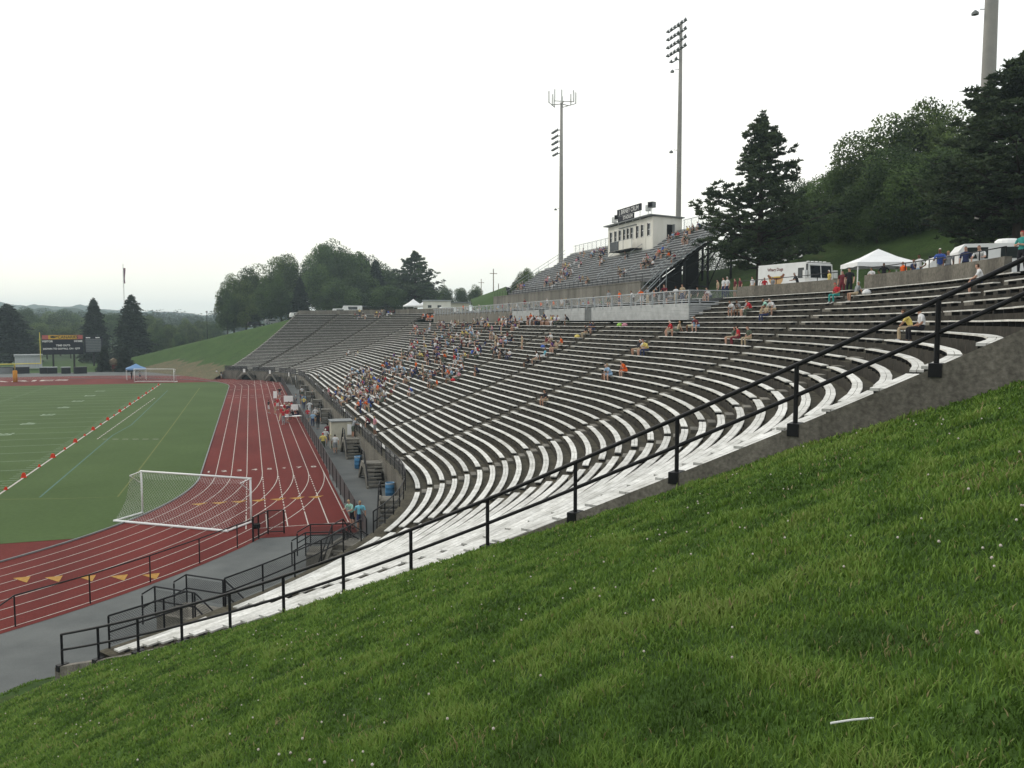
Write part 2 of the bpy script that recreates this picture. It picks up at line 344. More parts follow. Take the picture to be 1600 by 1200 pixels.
# aisle steps
AN = ['closest to the lawn railing', 'on the near bend above the barrels', 'on the near bend nearest the straight'] + ['%s of the straight part from the near bend' % ORD[i] for i in range(1, 9)] + ['nearest the straight on the far bend', 'in the middle of the far bend', 'nearest the grass bank on the far bend']
for ai, u in enumerate(AISLES):
    mb = MB(); nr = min(nrows(ai), nrows(ai+1))
    for n in range(nr):
        R = R1+TR*n; c, nn = pt(u, R); tn = Vector((-nn.y, nn.x)); Mx = Matrix(((nn.x, tn.x, 0, c.x), (nn.y, tn.y, 0, c.y), (0, 0, 1, 0), (0, 0, 0, 1)))
        zt = zrow(n)-.17; zp = zrow(n-1)-.17 if n else zt-.01
        if n: mb.box(-.45, -.135, -.5, .5, zp+.004, (zp+zt)/2, 0, Mx)
    tag(mb.build('aisle_steps', M['concrete']), 'pale concrete steps of the aisle ' + AN[ai], 'stairs', 'aisle steps between the seating blocks')
# lookup from a pixel to a seat
def seat(x, y, dz=0.0):
    best = None; prev_ = None; k = 0.0; d = ray(x, y)
    while k < 37.9:
        z = zrow(k)+dz; t = (z-H)/d.z if abs(d.z) > 1e-6 else -1
        if t <= 8 or t > 400: prev_ = None; k += .04; continue
        p = CAM+d*t
        if p.y < CY1: u = degrees(atan2(p.y-CY1, p.x-CX)); R = hypot(p.x-CX, p.y-CY1)
        elif p.y < CY2: u = p.y-CY1; R = p.x-CX
        else: u = SL+degrees(atan2(p.y-CY2, p.x-CX)); R = hypot(p.x-CX, p.y-CY2)
        e = R-(R1+TR*k)
        if prev_ is not None and e*prev_[0] < 0 and abs(e-prev_[0]) < 60 and (best is None or t > best[3]): 
            w_ = abs(prev_[0])/(abs(prev_[0])+abs(e)); best = (0, prev_[1]*(1-w_)+k*w_, prev_[2]*(1-w_)+u*w_, t)
        prev_ = (e, k, u); k += .04
    return best[:3] if best else None
# ------------------------------------------------------------------ flat ground pieces
def sheet(name, pts, z, m):
    mb = MB(); mb.poly([(p[0], p[1], z) for p in pts]); return mb.build(name, m)
struct(sheet('ground', [(-5000, -3000), (5000, -3000), (5000, 6000), (-5000, 6000)], -.9, M['farfield']))
struct(sheet('asphalt_walkway', [(-80, 14), (-4, 14), (10, 30), (10, 168), (2, 205), (-110, 205), (-110, 14)], -.03, M['asphalt']))
# track: concentric oval plus the straight chute
TX = -34.3; TY1 = 62.75; TY2 = 151.0; RI = 30.65; LW = 1.075
def oval(R, n=40):
    P = []
    for i in range(n+1): a = -pi/2+pi*0+(pi/2)*i/n; P.append((TX+R*cos(a), TY1+R*sin(a)))
    P = [(TX+R*cos(-pi/2+(pi/2)*i/n), TY1+R*sin(-pi/2+(pi/2)*i/n)) for i in range(n+1)]
    P += [(TX+R*cos((pi/2)*i/n), TY2+R*sin((pi/2)*i/n)) for i in range(n+1)]
    return P
RO = RI+8*LW+.35
out = [(-95, TY1-RO)]+oval(RO)+[(-95, TY2+RO)]
struct(sheet('running_track', out, -.02, M['track']))
struct(sheet('track_straight', [(-1.5, 43.6), (5.15, 43.2), (5.15, 167.5), (-6, 167.5), (-6, 62)], -.016, M['track']))
FY0, FY1 = 46.2, 163.5
tf = [(-95, FY0)]+[(x, y) for x, y in oval(RI) if FY0 <= y <= FY1]+[(-95, FY1)]
def clipx(y): return TX+sqrt(max(RI*RI-(y-TY1)**2, 0)) if y < TY1 else TX+sqrt(max(RI*RI-(y-TY2)**2, 0))
tf = [(-95, FY0), (clipx(FY0), FY0)]+[(x, y) for x, y in oval(RI) if FY0 < y < FY1]+[(clipx(FY1), FY1), (-95, FY1)]
struct(sheet('playing_field', tf, -.008, M['turf']))
# painted markings, one flat object per kind
def strip(mb, pts, wd, z, m=0):
    P = [Vector((p[0], p[1])) for p in pts]
    for i in range(len(P)-1):
        d0 = (P[min(i+1, len(P)-1)]-P[max(i-1, 0)]).normalized(); d1 = (P[min(i+2, len(P)-1)]-P[i]).normalized()
        n0 = Vector((-d0.y, d0.x))*wd/2; n1 = Vector((-d1.y, d1.x))*wd/2
        mb.quad((*(P[i]+n0), z), (*(P[i]-n0), z), (*(P[i+1]-n1), z), (*(P[i+1]+n1), z), m)
tl = MB()
for k in range(1, 9):
    R = RI+LW*k; strip(tl, [(-95, TY1-R)]+oval(R)+[(-95, TY2+R)], .05, -.009)
for k in range(3, 9):
    X = -3.65+LW*k; y0 = 45.6
    if k in (8, ): strip(tl, [(X, y0), (X, TY1)], .06, -.0095)
    elif k == 7: strip(tl, [(X, y0), (X, 54)], .06, -.0095)
    else: strip(tl, [(X, y0), (X, 48.5)], .06, -.0095)
    if k < 8:
        y = 48.5 if k < 7 else 54
        while y < TY1-2: strip(tl, [(X, y), (X, y+.45)], .06, -.0095); y += .8
for X in [-3.65+LW*k for k in range(1, 9)]: strip(tl, [(X, TY2), (X, 166.5)], .05, -.0096) if X > 0 else None
strip(tl, [(.0, 45.6), (5.05, 45.6)], .07, -.0085)
strip(tl, [(-3.6, 150.2), (5, 150.2)], .08, -.0085)
for k in range(1, 9):
    for y in (143.5, 131.5, 128): strip(tl, [(-3.65+LW*k-.8, y), (-3.65+LW*k-.25, y)], .18, -.0088)
struct(tl.build('track_lane_lines', M['line']))
kb = MB(); K = oval(RI, 60)
rr = []
for i, (x, y) in enumerate(K):
    d = (Vector(K[min(i+1, len(K)-1)])-Vector(K[max(i-1, 0)])).normalized(); n_ = Vector((d.y, -d.x))
    a = Vector((x, y))-n_*.0; b_ = Vector((x, y))+n_*.09; rr.append([(a.x, a.y, -.02), (b_.x, b_.y, -.02), (b_.x, b_.y, .05), (a.x, a.y, .05)])
kb.sweep(rr)
tag(kb.build('track_kerb', M['grey']), 'low pale kerb along the inside edge of the red track', 'kerb')
def text_mesh(s, size, m, name='lettering', ext=0.0, sx=1.0, bold=0.0):
    cu = bpy.data.curves.new('t', 'FONT'); cu.body = s; cu.size = size; cu.align_x = 'CENTER'; cu.align_y = 'CENTER'; cu.extrude = ext; cu.offset = bold
    o = bpy.data.objects.new('t', cu); COL.objects.link(o); dg = bpy.context.evaluated_depsgraph_get(); me = bpy.data.meshes.new_from_object(o.evaluated_get(dg)); bpy.data.objects.remove(o); bpy.data.curves.remove(cu)
    me.materials.clear(); me.materials.append(m)
    if sx != 1: me.transform(Matrix.Diagonal((sx, 1, 1, 1)))
    me.name = name; r = bpy.data.objects.new(name, me); COL.objects.link(r); return r
def flat_text(s, size, m, x, y, z, rz, sx=1.0, name='painted_number', bold=0.0):
    o = text_mesh(s, size, m, name, sx=sx, bold=bold); o.location = (x, y, z); o.rotation_euler = (0, 0, rz); return struct(o)
for k in range(8):
    X = -3.65+LW*(k+.5); flat_text(str(k+1), .85, M['line'], X, 64.3, -.0085, 0, 1.0, 'painted_lane_number', .02)
    mb = MB(); X0 = -3.65+LW*(k+.5)
yt = MB()
for i in range(7):   # yellow exchange triangles across the chute, and on the bend
    X = -3.2+1.15*i; yt.poly([(X-.45, 53.05, -.0075), (X+.55, 53.2, -.0075), (X+.05, 52.5, -.0075)])
for x, y in ((20, 903), (70, 902), (122, 901), (172, 900), (222, 898)):
    p = at_z(x, y, 0); q = at_z(x+28, y-3, 0); r = at_z(x+22, y+7, 0); yt.poly([(p.x, p.y, -.0076), (r.x, r.y, -.0076), (q.x, q.y, -.0076)])
struct(yt.build('yellow_track_marks', M['yellow']))
flat_text('CANARIES', 5.2, M['line'], -46, 176.5, -.007, radians(6), 1.05, 'painted_track_lettering', .06)
fm = MB(); SX = -15.5
strip(fm, [(SX, FY0+2), (SX, 161)], .14, -.004)
struct(fm.build('sideline', M['line']))
fm = MB(); gy = 160.8
Y = gy
i = 0
while Y > 50:
    strip(fm, [(SX, Y), (-70, Y)], .10, -.0045)
    for k in range(1, 5): strip(fm, [(SX-.25, Y-k*.914), (SX-.85, Y-k*.914)], .09, -.0045)
    for hx in (-33, -50):
        for k in range(1, 5): strip(fm, [(hx, Y-k*.914), (hx-.6, Y-k*.914)], .09, -.0045)
    Y -= 4.572; i += 1
struct(fm.build('yard_lines', M['softline']))
for i in range(1, 9):
    flat_text(str([0, 10, 20, 30, 40, 50, 40, 30, 20][i]), 2.0, M['softline'], -23.3, gy-9.144*i-4.5, -.0042, -pi/2, 1, 'painted_yard_number', .03)
fl = MB()
p = [at_z(x, y, 0) for x, y in ((62, 777), (176, 680), (205, 664), (262, 610))]; strip(fl, [(q.x, q.y) for q in p], .12, -.003); struct(fl.build('blue_soccer_line', M['blueline']))
fl = MB(); p = [at_z(x, y, 0) for x, y in ((0, 780), (95, 779), (184, 776), (218, 733), (270, 664), (312, 606))]; strip(fl, [(q.x, q.y) for q in p], .12, -.0032); struct(fl.build('yellow_soccer_line', M['yelline']))
fl = MB()
for a, b_, n_ in (((152, 686), (243, 621), 30), ((160, 686), (254, 686), 6)):
    for i in range(n_):
        q0 = at_z(a[0]+(b_[0]-a[0])*i/n_, a[1]+(b_[1]-a[1])*i/n_, 0); q1 = at_z(a[0]+(b_[0]-a[0])*(i+.6)/n_, a[1]+(b_[1]-a[1])*(i+.6)/n_, 0); strip(fl, [(q0.x, q0.y), (q1.x, q1.y)], .12, -.0034)
struct(fl.build('dashed_team_box', M['line']))
# red sideline markers
for i in range(24):
    Y = 160.8-3.5-4.572*i; big = i % 2 == 0
    if Y < 52: break
    mb = MB(); s = .26 if big else .15
    mb.box(-s/2, s/2, -s/2, s/2, 0, s*.9); mb.box(-s*.33, s*.33, -s*.33, s*.33, s*.9, s*1.25)
    mb.box(-s*.7, s*.7, -s*.7, s*.7, -.004, .03)
    o = mb.build('sideline_marker', M['orange']); o.location = (SX, Y, 0); o.rotation_euler = (0, 0, random.uniform(-.2, .2))
    tag(o, ('large' if big else 'small')+' orange-red sideline marker, %s counting up from the far end' % ORD[i+1], 'marker', 'orange markers along the sideline')
# ------------------------------------------------------------------ end walls
def wall_strip(name, pts, tops, bots, th, m, label, cat):
    mb = MB(); rings = []
    for i, p in enumerate(pts):
        p = Vector(p); d = (Vector(pts[min(i+1, len(pts)-1)])-Vector(pts[max(i-1, 0)])).normalized(); n_ = Vector((d.y, -d.x))*th/2
        a, b_ = p-n_, p+n_; rings.append([(a.x, a.y, bots[i]), (b_.x, b_.y, bots[i]), (b_.x, b_.y, tops[i]), (a.x, a.y, tops[i])])
    mb.sweep(rings); return tag(mb.build(name, m), label, cat)
def nW(s): p = W0+WD*s; return (hypot(p.x-CX, p.y-CY1)-R1)/TR
def wtop(s): return zrow(nW(s))-.15+.11*max(0, min(1, (s-9)/9)) if nW(s) > -5 else .8
ss = [-.1+i*.5 for i in range(58)]
wall_strip('end_wall', [W0+WD*s+WN*.12 for s in ss], [max(wtop(s), .75)-.0 for s in ss], [max(wtop(s)-3, -.8) for s in ss], .26, M['endwall'], 'dark stained concrete wall ending the stand beside the lawn', 'wall')
a2 = radians(54.5)
def farP(R): return Vector((CX+R*cos(a2), CY2+R*sin(a2)))
rs = [R1-.8+i*1.0 for i in range(28)]
wall_strip('end_wall', [farP(R) for R in rs], [max(zrow((R-R1)/TR)-.1, 1.5) for R in rs], [max(zrow((R-R1)/TR)-3, -.8) for R in rs], .3, M['wallconc'], 'grey concrete wall ending the stand beside the far grass bank', 'wall')
# lawn railing
def rail_run(name, pts, h, posts, label, cat='railing', r=.042, group=None, mid=True, m='black', base=True, mesh=None, pr=None):
    if base: r = .036
    root = empty(name, pts[0], 0, label, cat, group); inv = Vector(pts[0]); pr = pr or r
    P = [Vector(p)-inv for p in pts]
    up = Vector((0, 0, 1))
    t = MB(); t.pipe([p+up*h for p in P], r, 8); t.build('top_rail', M[m], root, True)
    if mid: t = MB(); t.pipe([p+up*h*.5 for p in P], r*.9, 8); t.build('middle_rail', M[m], root, True)
    for p in posts:
        p = Vector(p)-inv; t = MB(); t.tube(p-up*.05, p+up*(h+.0), pr, 8)
        if base: t.box(-.085, .085, -.155, .155, -.14, .05, 0, Matrix.Translation(p) @ Matrix.Rotation(radians(-50), 4, 'Z'))
        t.build('post', M[m], root)
    if mesh: mesh_panel('mesh_panel', [p+up*.08 for p in P], h-.12, M[mesh], root)
    return root
rp = []
for i in range(50):
    s = .08+i*.57; q = W0+WD*s+WN*.12; rp.append((q.x, q.y, max(wtop(s), .75)))
posts = []
for i in range(15):
    s = .08+i*1.88; q = W0+WD*s+WN*.12; posts.append((q.x, q.y, max(wtop(s), .75)))
rail_run('pipe_railing', rp, .93, posts, 'long black two-rail pipe railing on the wall beside the lawn')
# ------------------------------------------------------------------ near lawn
def hill(x, y):
    s, q = sq(x, y)
    base = wtop(s) if s > -1 else wtop(-1)+(s+1)*.32
    if s > 27: base = wtop(27)+(s-27)*.12
    g = .02+.42*max(0, min(1, (s-15)/8))+.35*max(0, min(1, (s-21)/4)) + (.55 if s < 0 else max(0, .55-.22*s))
    z = base-g-.065*q+.35*max(0, min(1, 1-abs(s-11)/7))*max(0, 1-q/6)*.5
    z += .05*mnoise.noise(Vector((x*.35, y*.35, 0)))+.02*mnoise.noise(Vector((x*1.3, y*1.3, 3)))
    # fair onto a gently steeper slope near the photographer
    return z
HC = hill(0, 0)
def hillz(x, y):
    s, q = sq(x, y); z = hill(x, y)
    k = math.exp(-((x*x+y*y)/90.0)); return z+(9.28-HC)*k
mb = MB(); S_ = [-30+i*.5 for i in range(180)]; Q_ = [.24, .4, .7]+[1+i*.5 for i in range(90)]
for s in S_:
    for q in Q_:
        p = W0+WD*s+WN*q; mb.v.append((p.x, p.y, max(hillz(p.x, p.y), -.6)))
nq = len(Q_)
for i in range(len(S_)-1):
    for j in range(nq-1): mb.f.append((i*nq+j, (i+1)*nq+j, (i+1)*nq+j+1, i*nq+j+1)); mb.m.append(0)
lawn = mb.build('grass_hill', M['grass'], smooth=True); struct(lawn)
# skirt of hill in front of the wall end, left of the wall
mb = MB(); S2 = [-30+i*.5 for i in range(60)]; Q2 = [.24-i*.6 for i in range(20)]
for s in S2:
    for q in Q2:
        p = W0+WD*s+WN*q; z = hillz(p.x, p.y)+.0-(.24-q)*.22; mb.v.append((p.x, p.y, max(z, -.6)))
nq = len(Q2)
for i in range(len(S2)-1):
    for j in range(nq-1): mb.f.append((i*nq+j, i*nq+j+1, (i+1)*nq+j+1, (i+1)*nq+j)); mb.m.append(0)
struct(mb.build('grass_hill_toe', M['grass'], smooth=True))
# grass blades
def blades(n, dmin, dmax, a0, a1, p=-.35):
    e = p+1; uu = rng.random(n); d = (dmin**e+uu*(dmax**e-dmin**e))**(1/e); a = radians(a0)+rng.random(n)*radians(a1-a0)
    x = d*np.sin(a); y = d*np.cos(a)
    # pull into tufts
    tx = np.floor(x*5)+rng.random(n)*.6; ty = np.floor(y*5)+rng.random(n)*.6
    tf = rng.random(n) < .4; x = np.where(tf, tx/5+.03*rng.standard_normal(n), x); y = np.where(tf, ty/5+.03*rng.standard_normal(n), y)
    return x, y, d
x, y, d = blades(760000, 2.0, 40, -33, 60)
xb = rng.uniform(-5, 11, 330000); yb = rng.uniform(-6, 6, 330000); db = np.hypot(xb, yb); kk = (rng.random(330000) < np.clip(1.25-db/16, .3, 1)) & ~((db > 2) & (db < 40) & (np.degrees(np.arctan2(xb, yb)) > -33) & (np.degrees(np.arctan2(xb, yb)) < 60) & (rng.random(330000) < .9))
x = np.concatenate([x, xb[kk]]); y = np.concatenate([y, yb[kk]]); d = np.concatenate([d, np.maximum(db[kk], 4)])
s_ = (x-W0.x)*WD.x+(y-W0.y)*WD.y; q_ = (x-W0.x)*WN.x+(y-W0.y)*WN.y
k = (q_ > .27) | ((s_ < -.4) & (q_ > -11)); x, y, d, s_, q_ = x[k], y[k], d[k], s_[k], q_[k]
# height lookup on a grid
gx = np.arange(-42, 42, .25); gy_ = np.arange(-12, 42, .25)
G = np.array([[hillz(a, b) for b in gy_] for a in gx])
fx = (x-gx[0])/.25; fy = (y-gy_[0])/.25; ok = (fx > 0) & (fx < len(gx)-2) & (fy > 0) & (fy < len(gy_)-2); x, y, d, q_, fx, fy = x[ok], y[ok], d[ok], q_[ok], fx[ok], fy[ok]
ix = fx.astype(int); iy = fy.astype(int); tx = fx-ix; ty = fy-iy
z = G[ix, iy]*(1-tx)*(1-ty)+G[ix+1, iy]*tx*(1-ty)+G[ix, iy+1]*(1-tx)*ty+G[ix+1, iy+1]*tx*ty
z = np.where(q_ < .24, z-(.24-q_)*.22, z)
ok = z > -.05; x, y, d, z, q_ = x[ok], y[ok], d[ok], z[ok], q_[ok]; n = len(x)
patch = np.array([mnoise.noise(Vector((a*.45, b*.45, 7))) for a, b in zip(x, y)])
patch2 = np.array([mnoise.noise(Vector((a*2.2, b*2.2, 1))) for a, b in zip(x, y)])
hgt = (.018+.030*rng.random(n)+.065*np.clip(patch2-.05, 0, 1)+.015*np.clip(patch, 0, 1))*np.clip(.8+d/40, .8, 1.4)
hgt = np.where(rng.random(n) < .02, hgt*1.7, hgt)
wd = (.0027+.0022*rng.random(n))*np.clip(d/4.5, .9, 4)
an = rng.random(n)*2*pi; lean = hgt*(.3+.8*rng.random(n)); la = an+pi/2+rng.normal(0, .5, n)
dx, dy = np.cos(an)*wd, np.sin(an)*wd; lx, ly = np.cos(la)*lean, np.sin(la)*lean
V = np.empty((n, 5, 3), dtype=np.float32)
V[:, 0] = np.stack([x-dx, y-dy, z-.01], 1); V[:, 1] = np.stack([x+dx, y+dy, z-.01], 1)
V[:, 2] = np.stack([x+lx*.35+dx*.8, y+ly*.35+dy*.8, z+hgt*.6], 1); V[:, 3] = np.stack([x+lx*.35-dx*.8, y+ly*.35-dy*.8, z+hgt*.6], 1)
V[:, 4] = np.stack([x+lx, y+ly, z+hgt], 1)
def np_mesh(name, V, idx, tot, m, tint=None):
    me = bpy.data.meshes.new(name); V = np.ascontiguousarray(V.reshape(-1, 3), dtype=np.float32)
    me.vertices.add(len(V)); me.vertices.foreach_set('co', V.ravel())
    me.loops.add(len(idx)); me.loops.foreach_set('vertex_index', idx.astype(np.int32))
    me.polygons.add(len(tot)); st = np.concatenate([[0], np.cumsum(tot)[:-1]]).astype(np.int32)
    me.polygons.foreach_set('loop_start', st); me.polygons.foreach_set('loop_total', tot.astype(np.int32))
    if tint is not None: a = me.attributes.new('tint', 'FLOAT', 'FACE'); a.data.foreach_set('value', tint.astype(np.float32))
    me.materials.append(m); me.update(calc_edges=True); return me
b0 = np.arange(n)*5
idx = np.stack([b0, b0+1, b0+2, b0+3, b0+3, b0+2, b0+4], 1).ravel(); tot = np.tile([4, 3], n)
tint = np.clip(.52+.30*patch+.50*patch2+.16*rng.standard_normal(n), 0, .84)
dryp = np.array([mnoise.noise(Vector((a*.8+30, b*1.7, 4))) for a, b in zip(x, y)])
tint = np.where(rng.random(n) < .012+.35*np.clip(dryp-.3, 0, .6), 1.0, tint); tint = np.repeat(tint, 2)
me = np_mesh('grass', V, idx, tot, M['blade'], tint); o = bpy.data.objects.new('grass', me); COL.objects.link(o); tag(o, 'short uneven lawn grass in the foreground', 'grass', kind='stuff')
# white clover heads
fx_ = MB(); cnt = 0
while cnt < 420:
    a = radians(random.uniform(-30, 55)); dd = 2.2+random.random()**1.3*24; X = dd*sin(a); Y = dd*cos(a)
    if sq(X, Y)[1] < .5 or mnoise.noise(Vector((X*.5, Y*.5, 20))) < random.uniform(-.5, .25): continue
    Z = hillz(X, Y)+random.uniform(.04, .08); r = random.uniform(.007, .011)*max(1, dd/12)
    fx_.lathe((X, Y, Z), [(.001, -r), (r*.9, -r*.4), (r, .2*r), (r*.5, r*.9), (.001, r)], 5); cnt += 1
tag(fx_.build('clover_flowers', mat('clover_white', (.62, .58, .52), (.45, .36, .33), 40)), 'small white clover heads scattered in the lawn', 'flowers', kind='stuff')
# pale stick on the lawn
p = at_z(1330, 1127, 9.0)
for it in range(6): p = at_z(1330, 1127, hillz(p.x, p.y)+.06)
q = at_z(1298, 1130, hillz(p.x, p.y)+.06); r_ = at_z(1365, 1122, p.z)
mb = MB(); mb.pipe([q, (Vector(q)+Vector(r_))/2+Vector((0, 0, .003)), r_], .0042, 6); tag(mb.build('straw', M['white']), 'white drinking straw lying in the foreground grass', 'straw')
# ------------------------------------------------------------------ far bank, plateau and right hill
def smooth(t): t = max(0, min(1, t)); return t*t*(3-2*t)
FD = Vector((cos(a2), sin(a2))); FN = Vector((-FD.y, FD.x)); FP0 = farP(R1)
mb = MB(); Ss = [-6+i*1.5 for i in range(50)]; Qs = [.15, 1]+[2+i*2.5 for i in range(40)]; mi = []
for s in Ss:
    for q in Qs:
        p = FP0+FD*s+FN*q; n_ = s/TR
        base = zrow(min(n_, 36))-.45 if n_ > -6 else -.4
        if n_ > 36: base += min((s-24.2)*.05, .5)
        z = base*(1-.0)-.205*q
        if s > 30: z -= (s-30)*.22*smooth(q/30)
        z += .25*mnoise.noise(Vector((p.x*.06, p.y*.06, 2))); mb.v.append((p.x, p.y, max(z, -.35)))
nq = len(Qs)
for i in range(len(Ss)-1):
    for j in range(nq-1):
        f = (i*nq+j, (i+1)*nq+j, (i+1)*nq+j+1, i*nq+j+1); mb.f.append(f); zz = sum(mb.v[k][2] for k in f)/4
        mb.m.append(1 if zz < 2.3+.5*mnoise.noise(Vector((i*.4, j*.4, 0))) and Qs[j] < 42 and Ss[i] < 16 else 0)
bank = mb.build('grass_bank', [M['fargrass'], M['dirt']], smooth=True); struct(bank)
def bankz(x, y):
    d_ = Vector((x, y))-FP0; s_1 = d_.dot(FD); q_1 = d_.dot(FN); n_1 = s_1/TR
    if q_1 < 0: return 0
    z = (zrow(min(n_1, 36))-.45 if n_1 > -6 else -.4)-.205*q_1
    if s_1 > 30: z -= (s_1-30)*.22*smooth(q_1/30)
    return max(z, -.3)
# concourse round the top of the stand
ZC = 12.85
def ring_sheet(u0, u1, Ra, Rb, zf, m, name, steps=None, rsteps=1, kind=True):
    mb = MB(); us = upath(u0, u1); Rs = [Ra+(Rb-Ra)*i/rsteps for i in range(rsteps+1)]
    for u in us:
        for R in Rs:
            p, _ = pt(u, R); mb.v.append((p.x, p.y, zf(u, R, p)))
    n_ = len(Rs)
    for i in range(len(us)-1):
        for j in range(n_-1): mb.f.append((i*n_+j, i*n_+j+1, (i+1)*n_+j+1, (i+1)*n_+j)); mb.m.append(0)
    o = mb.build(name, m, smooth=True)
    return struct(o) if kind else o
ring_sheet(-49, SL+54.5, 58.3, 85, lambda u, R, p: ZC, M['asphalt'], 'concourse', rsteps=1)
def rh(u, R, p):
    st = 72.5-3.5*smooth((u-14)/12)
    if u > SL: st = 110
    d_ = R-st; z = ZC-.2
    if d_ > 0: z += .5*min(d_, 30)+.12*max(0, min(d_-30, 60))
    if u > 26: z = ZC-.2+max(0, min(d_, 12)+.2*max(0, d_-12))*.42*smooth(1-(u-60)/60)
    if u > SL-30: z = min(z, ZC-.2+3*smooth((SL+20-u)/50)*smooth(d_/12))
    if u > SL: z = min(z, ZC-.1)-max(0, R-90)*.05
    return max(z, ZC-.25 if R < 90 else -.5)+.25*mnoise.noise(Vector((p.x*.08, p.y*.08, 0)))*smooth(d_/5)
ring_sheet(-75, SL+54.5, 60.5, 190, rh, M['hillgrass'], 'wooded_hill', rsteps=52)
# bright weedy bank left of the upper grandstand
mb = MB(); rings = []
for i in range(11):
    t = i/10; p = at_x(742+t*55, 487-t*10, 46+2*t); tp = at_x(735+t*55, 468-t*20, 52+2*t)
    rings.append([(p.x, p.y, ZC-.1), ((p.x+tp.x)/2, (p.y+tp.y)/2, (ZC+tp.z)/2+.5), (tp.x, tp.y, tp.z), (tp.x+6, tp.y+2, tp.z-1)])
mb.sweep(rings, closed=False); struct(mb.build('weedy_bank', M['fargrass'], smooth=True))
# rim wall pieces
def rim(u0, u1, z0, z1, R, label, m='wallconc', th=.3, rail=True, joints=True):
    us = upath(u0, u1); mb = MB(); rings = []
    for u in us:
        a, _ = pt(u, R-th/2); b_, _ = pt(u, R+th/2); rings.append([(a.x, a.y, z0), (b_.x, b_.y, z0), (b_.x, b_.y, z1), (a.x, a.y, z1)])
    mb.sweep(rings); return tag(mb.build('rim_wall', M[m]), label, 'wall')
rim(-24.4, -11.0, 12.0, 13.66, 59.2, 'stained concrete rim wall below the white canopy and campers')
rim(-8.2, 3.6, 12.0, 13.62, 59.2, 'stained concrete rim wall below the white food truck')
rim(-49, -27.2, 12.0, 13.7, 59.2, 'stained concrete rim wall at the near top corner of the stand')
rim(SL+2, SL+26.5, 12.2, 13.75, 59.4, 'low grey rim wall in front of the far tents')
rim(SL+30.2, SL+54.3, 12.2, 13.75, 59.4, 'low grey rim wall piece at the far top corner')
def rim_rail(u0, u1, z, label, R=59.2):
    us = upath(u0, u1); P = [(*pt(u, R)[0], z) for u in us]; ps = []
    u = u0
    while u < u1: ps.append((*pt(u, R)[0], z)); u = shift(u, R, 2.4)
    return rail_run('wall_top_rail', P, .42, ps, label, 'railing', r=.025, mid=False, base=False)
rim_rail(-24.2, -11.2, 13.66, 'thin black rail on the rim wall by the white canopy')
rim_rail(-8.0, 3.4, 13.62, 'thin black rail on the rim wall by the food truck')
# ------------------------------------------------------------------ platform (deck) along the straight
DX = 31.6; DY0, DY1 = 55.8, 147.2; ZD = 12.42
dk = empty('viewing_platform', (DX, DY0, 11.2), 0, 'long raised viewing platform with pale siding front above the benches', 'platform')
def rel(mb_, root): 
    mb_.v = [(a-root.location[0], b-root.location[1], c-root.location[2]) for a, b, c in mb_.v]; return mb_
mb = MB(); mb.box(DX+.05, 42.6, DY0, DY1, ZD-.12, ZD); rel(mb, dk).build('deck', M['alum'], dk)
mb = MB(); y = DY0
for a, b_ in ((DY0, 74.5), (76.2, 88), (89.7, 100)):   # clapboard siding bays
    k = 0; z = 11.15
    while z < ZD-.02: mb.box(DX-.03-.012*(k % 2), DX+.04, a, b_, z, min(z+.105, ZD)-.012); z += .105; k += 1
rel(mb, dk).build('siding', M['alum'], dk)
mb = MB()
for a in (74.5, 88): mb.box(DX+.02, DX+.1, a, a+1.7, 11.1, ZD)
for a in (74.5, 88):
    for k in range(9): mb.box(DX-.03, DX+.02, a, a+1.7, 11.15+k*.145, 11.2+k*.145)
rel(mb, dk).build('louvre_panel', M['grey'], dk)
mb = MB(); mb.box(DX, DX+.2, 100, DY1, 10.9, ZD); rel(mb, dk).build('concrete_front', M['concrete'], dk)
mb = MB()
for k in range(9): mb.box(DX, 36, DY0-.03, DY0+.02, 11.15+.14*k, 11.25+.14*k)
rel(mb, dk).build('side_panel', M['alum'], dk)
P = [(DX, DY0+i*2.0, ZD) for i in range(46)]
rl = MB(); rl.pipe([(DX, DY0, ZD+.95), (DX, DY1, ZD+.95)], .045); rl.pipe([(DX, DY0, ZD+.12), (DX, DY1, ZD+.12)], .035); rl.pipe([(DX, DY0, ZD+.95), (36, DY0, ZD+.95)], .045); rl.pipe([(DX, DY0, ZD+.12), (36, DY0, ZD+.12)], .035)
rel(rl, dk).build('top_rail', M['galv'], dk)
for i in range(46):
    mb = MB(); mb.box(DX-.06, DX+.06, DY0+i*2-.05, DY0+i*2+.05, ZD-.25, ZD+.95); rel(mb, dk).build('post', M['galv'], dk)
mesh_panel('wire_infill', [(-.0, 0, ZD-11.2+.1), (0, DY1-DY0, ZD-11.2+.1)], .85, M['galvchain'], dk)
mesh_panel('wire_infill', [(0, 0, ZD-11.2+.1), (4.4, 0, ZD-11.2+.1)], .85, M['galvchain'], dk)
# bench seats on the platform
mb = MB()
for i in range(30): mb.box(34.2, 34.5, 58+i*2.9, 60+i*2.9, ZD+.42, ZD+.46); mb.box(34.3, 34.4, 58.9+i*2.9, 59+i*2.9, ZD, ZD+.42)
rel(mb, dk).build('bench_row', M['alum'], dk)
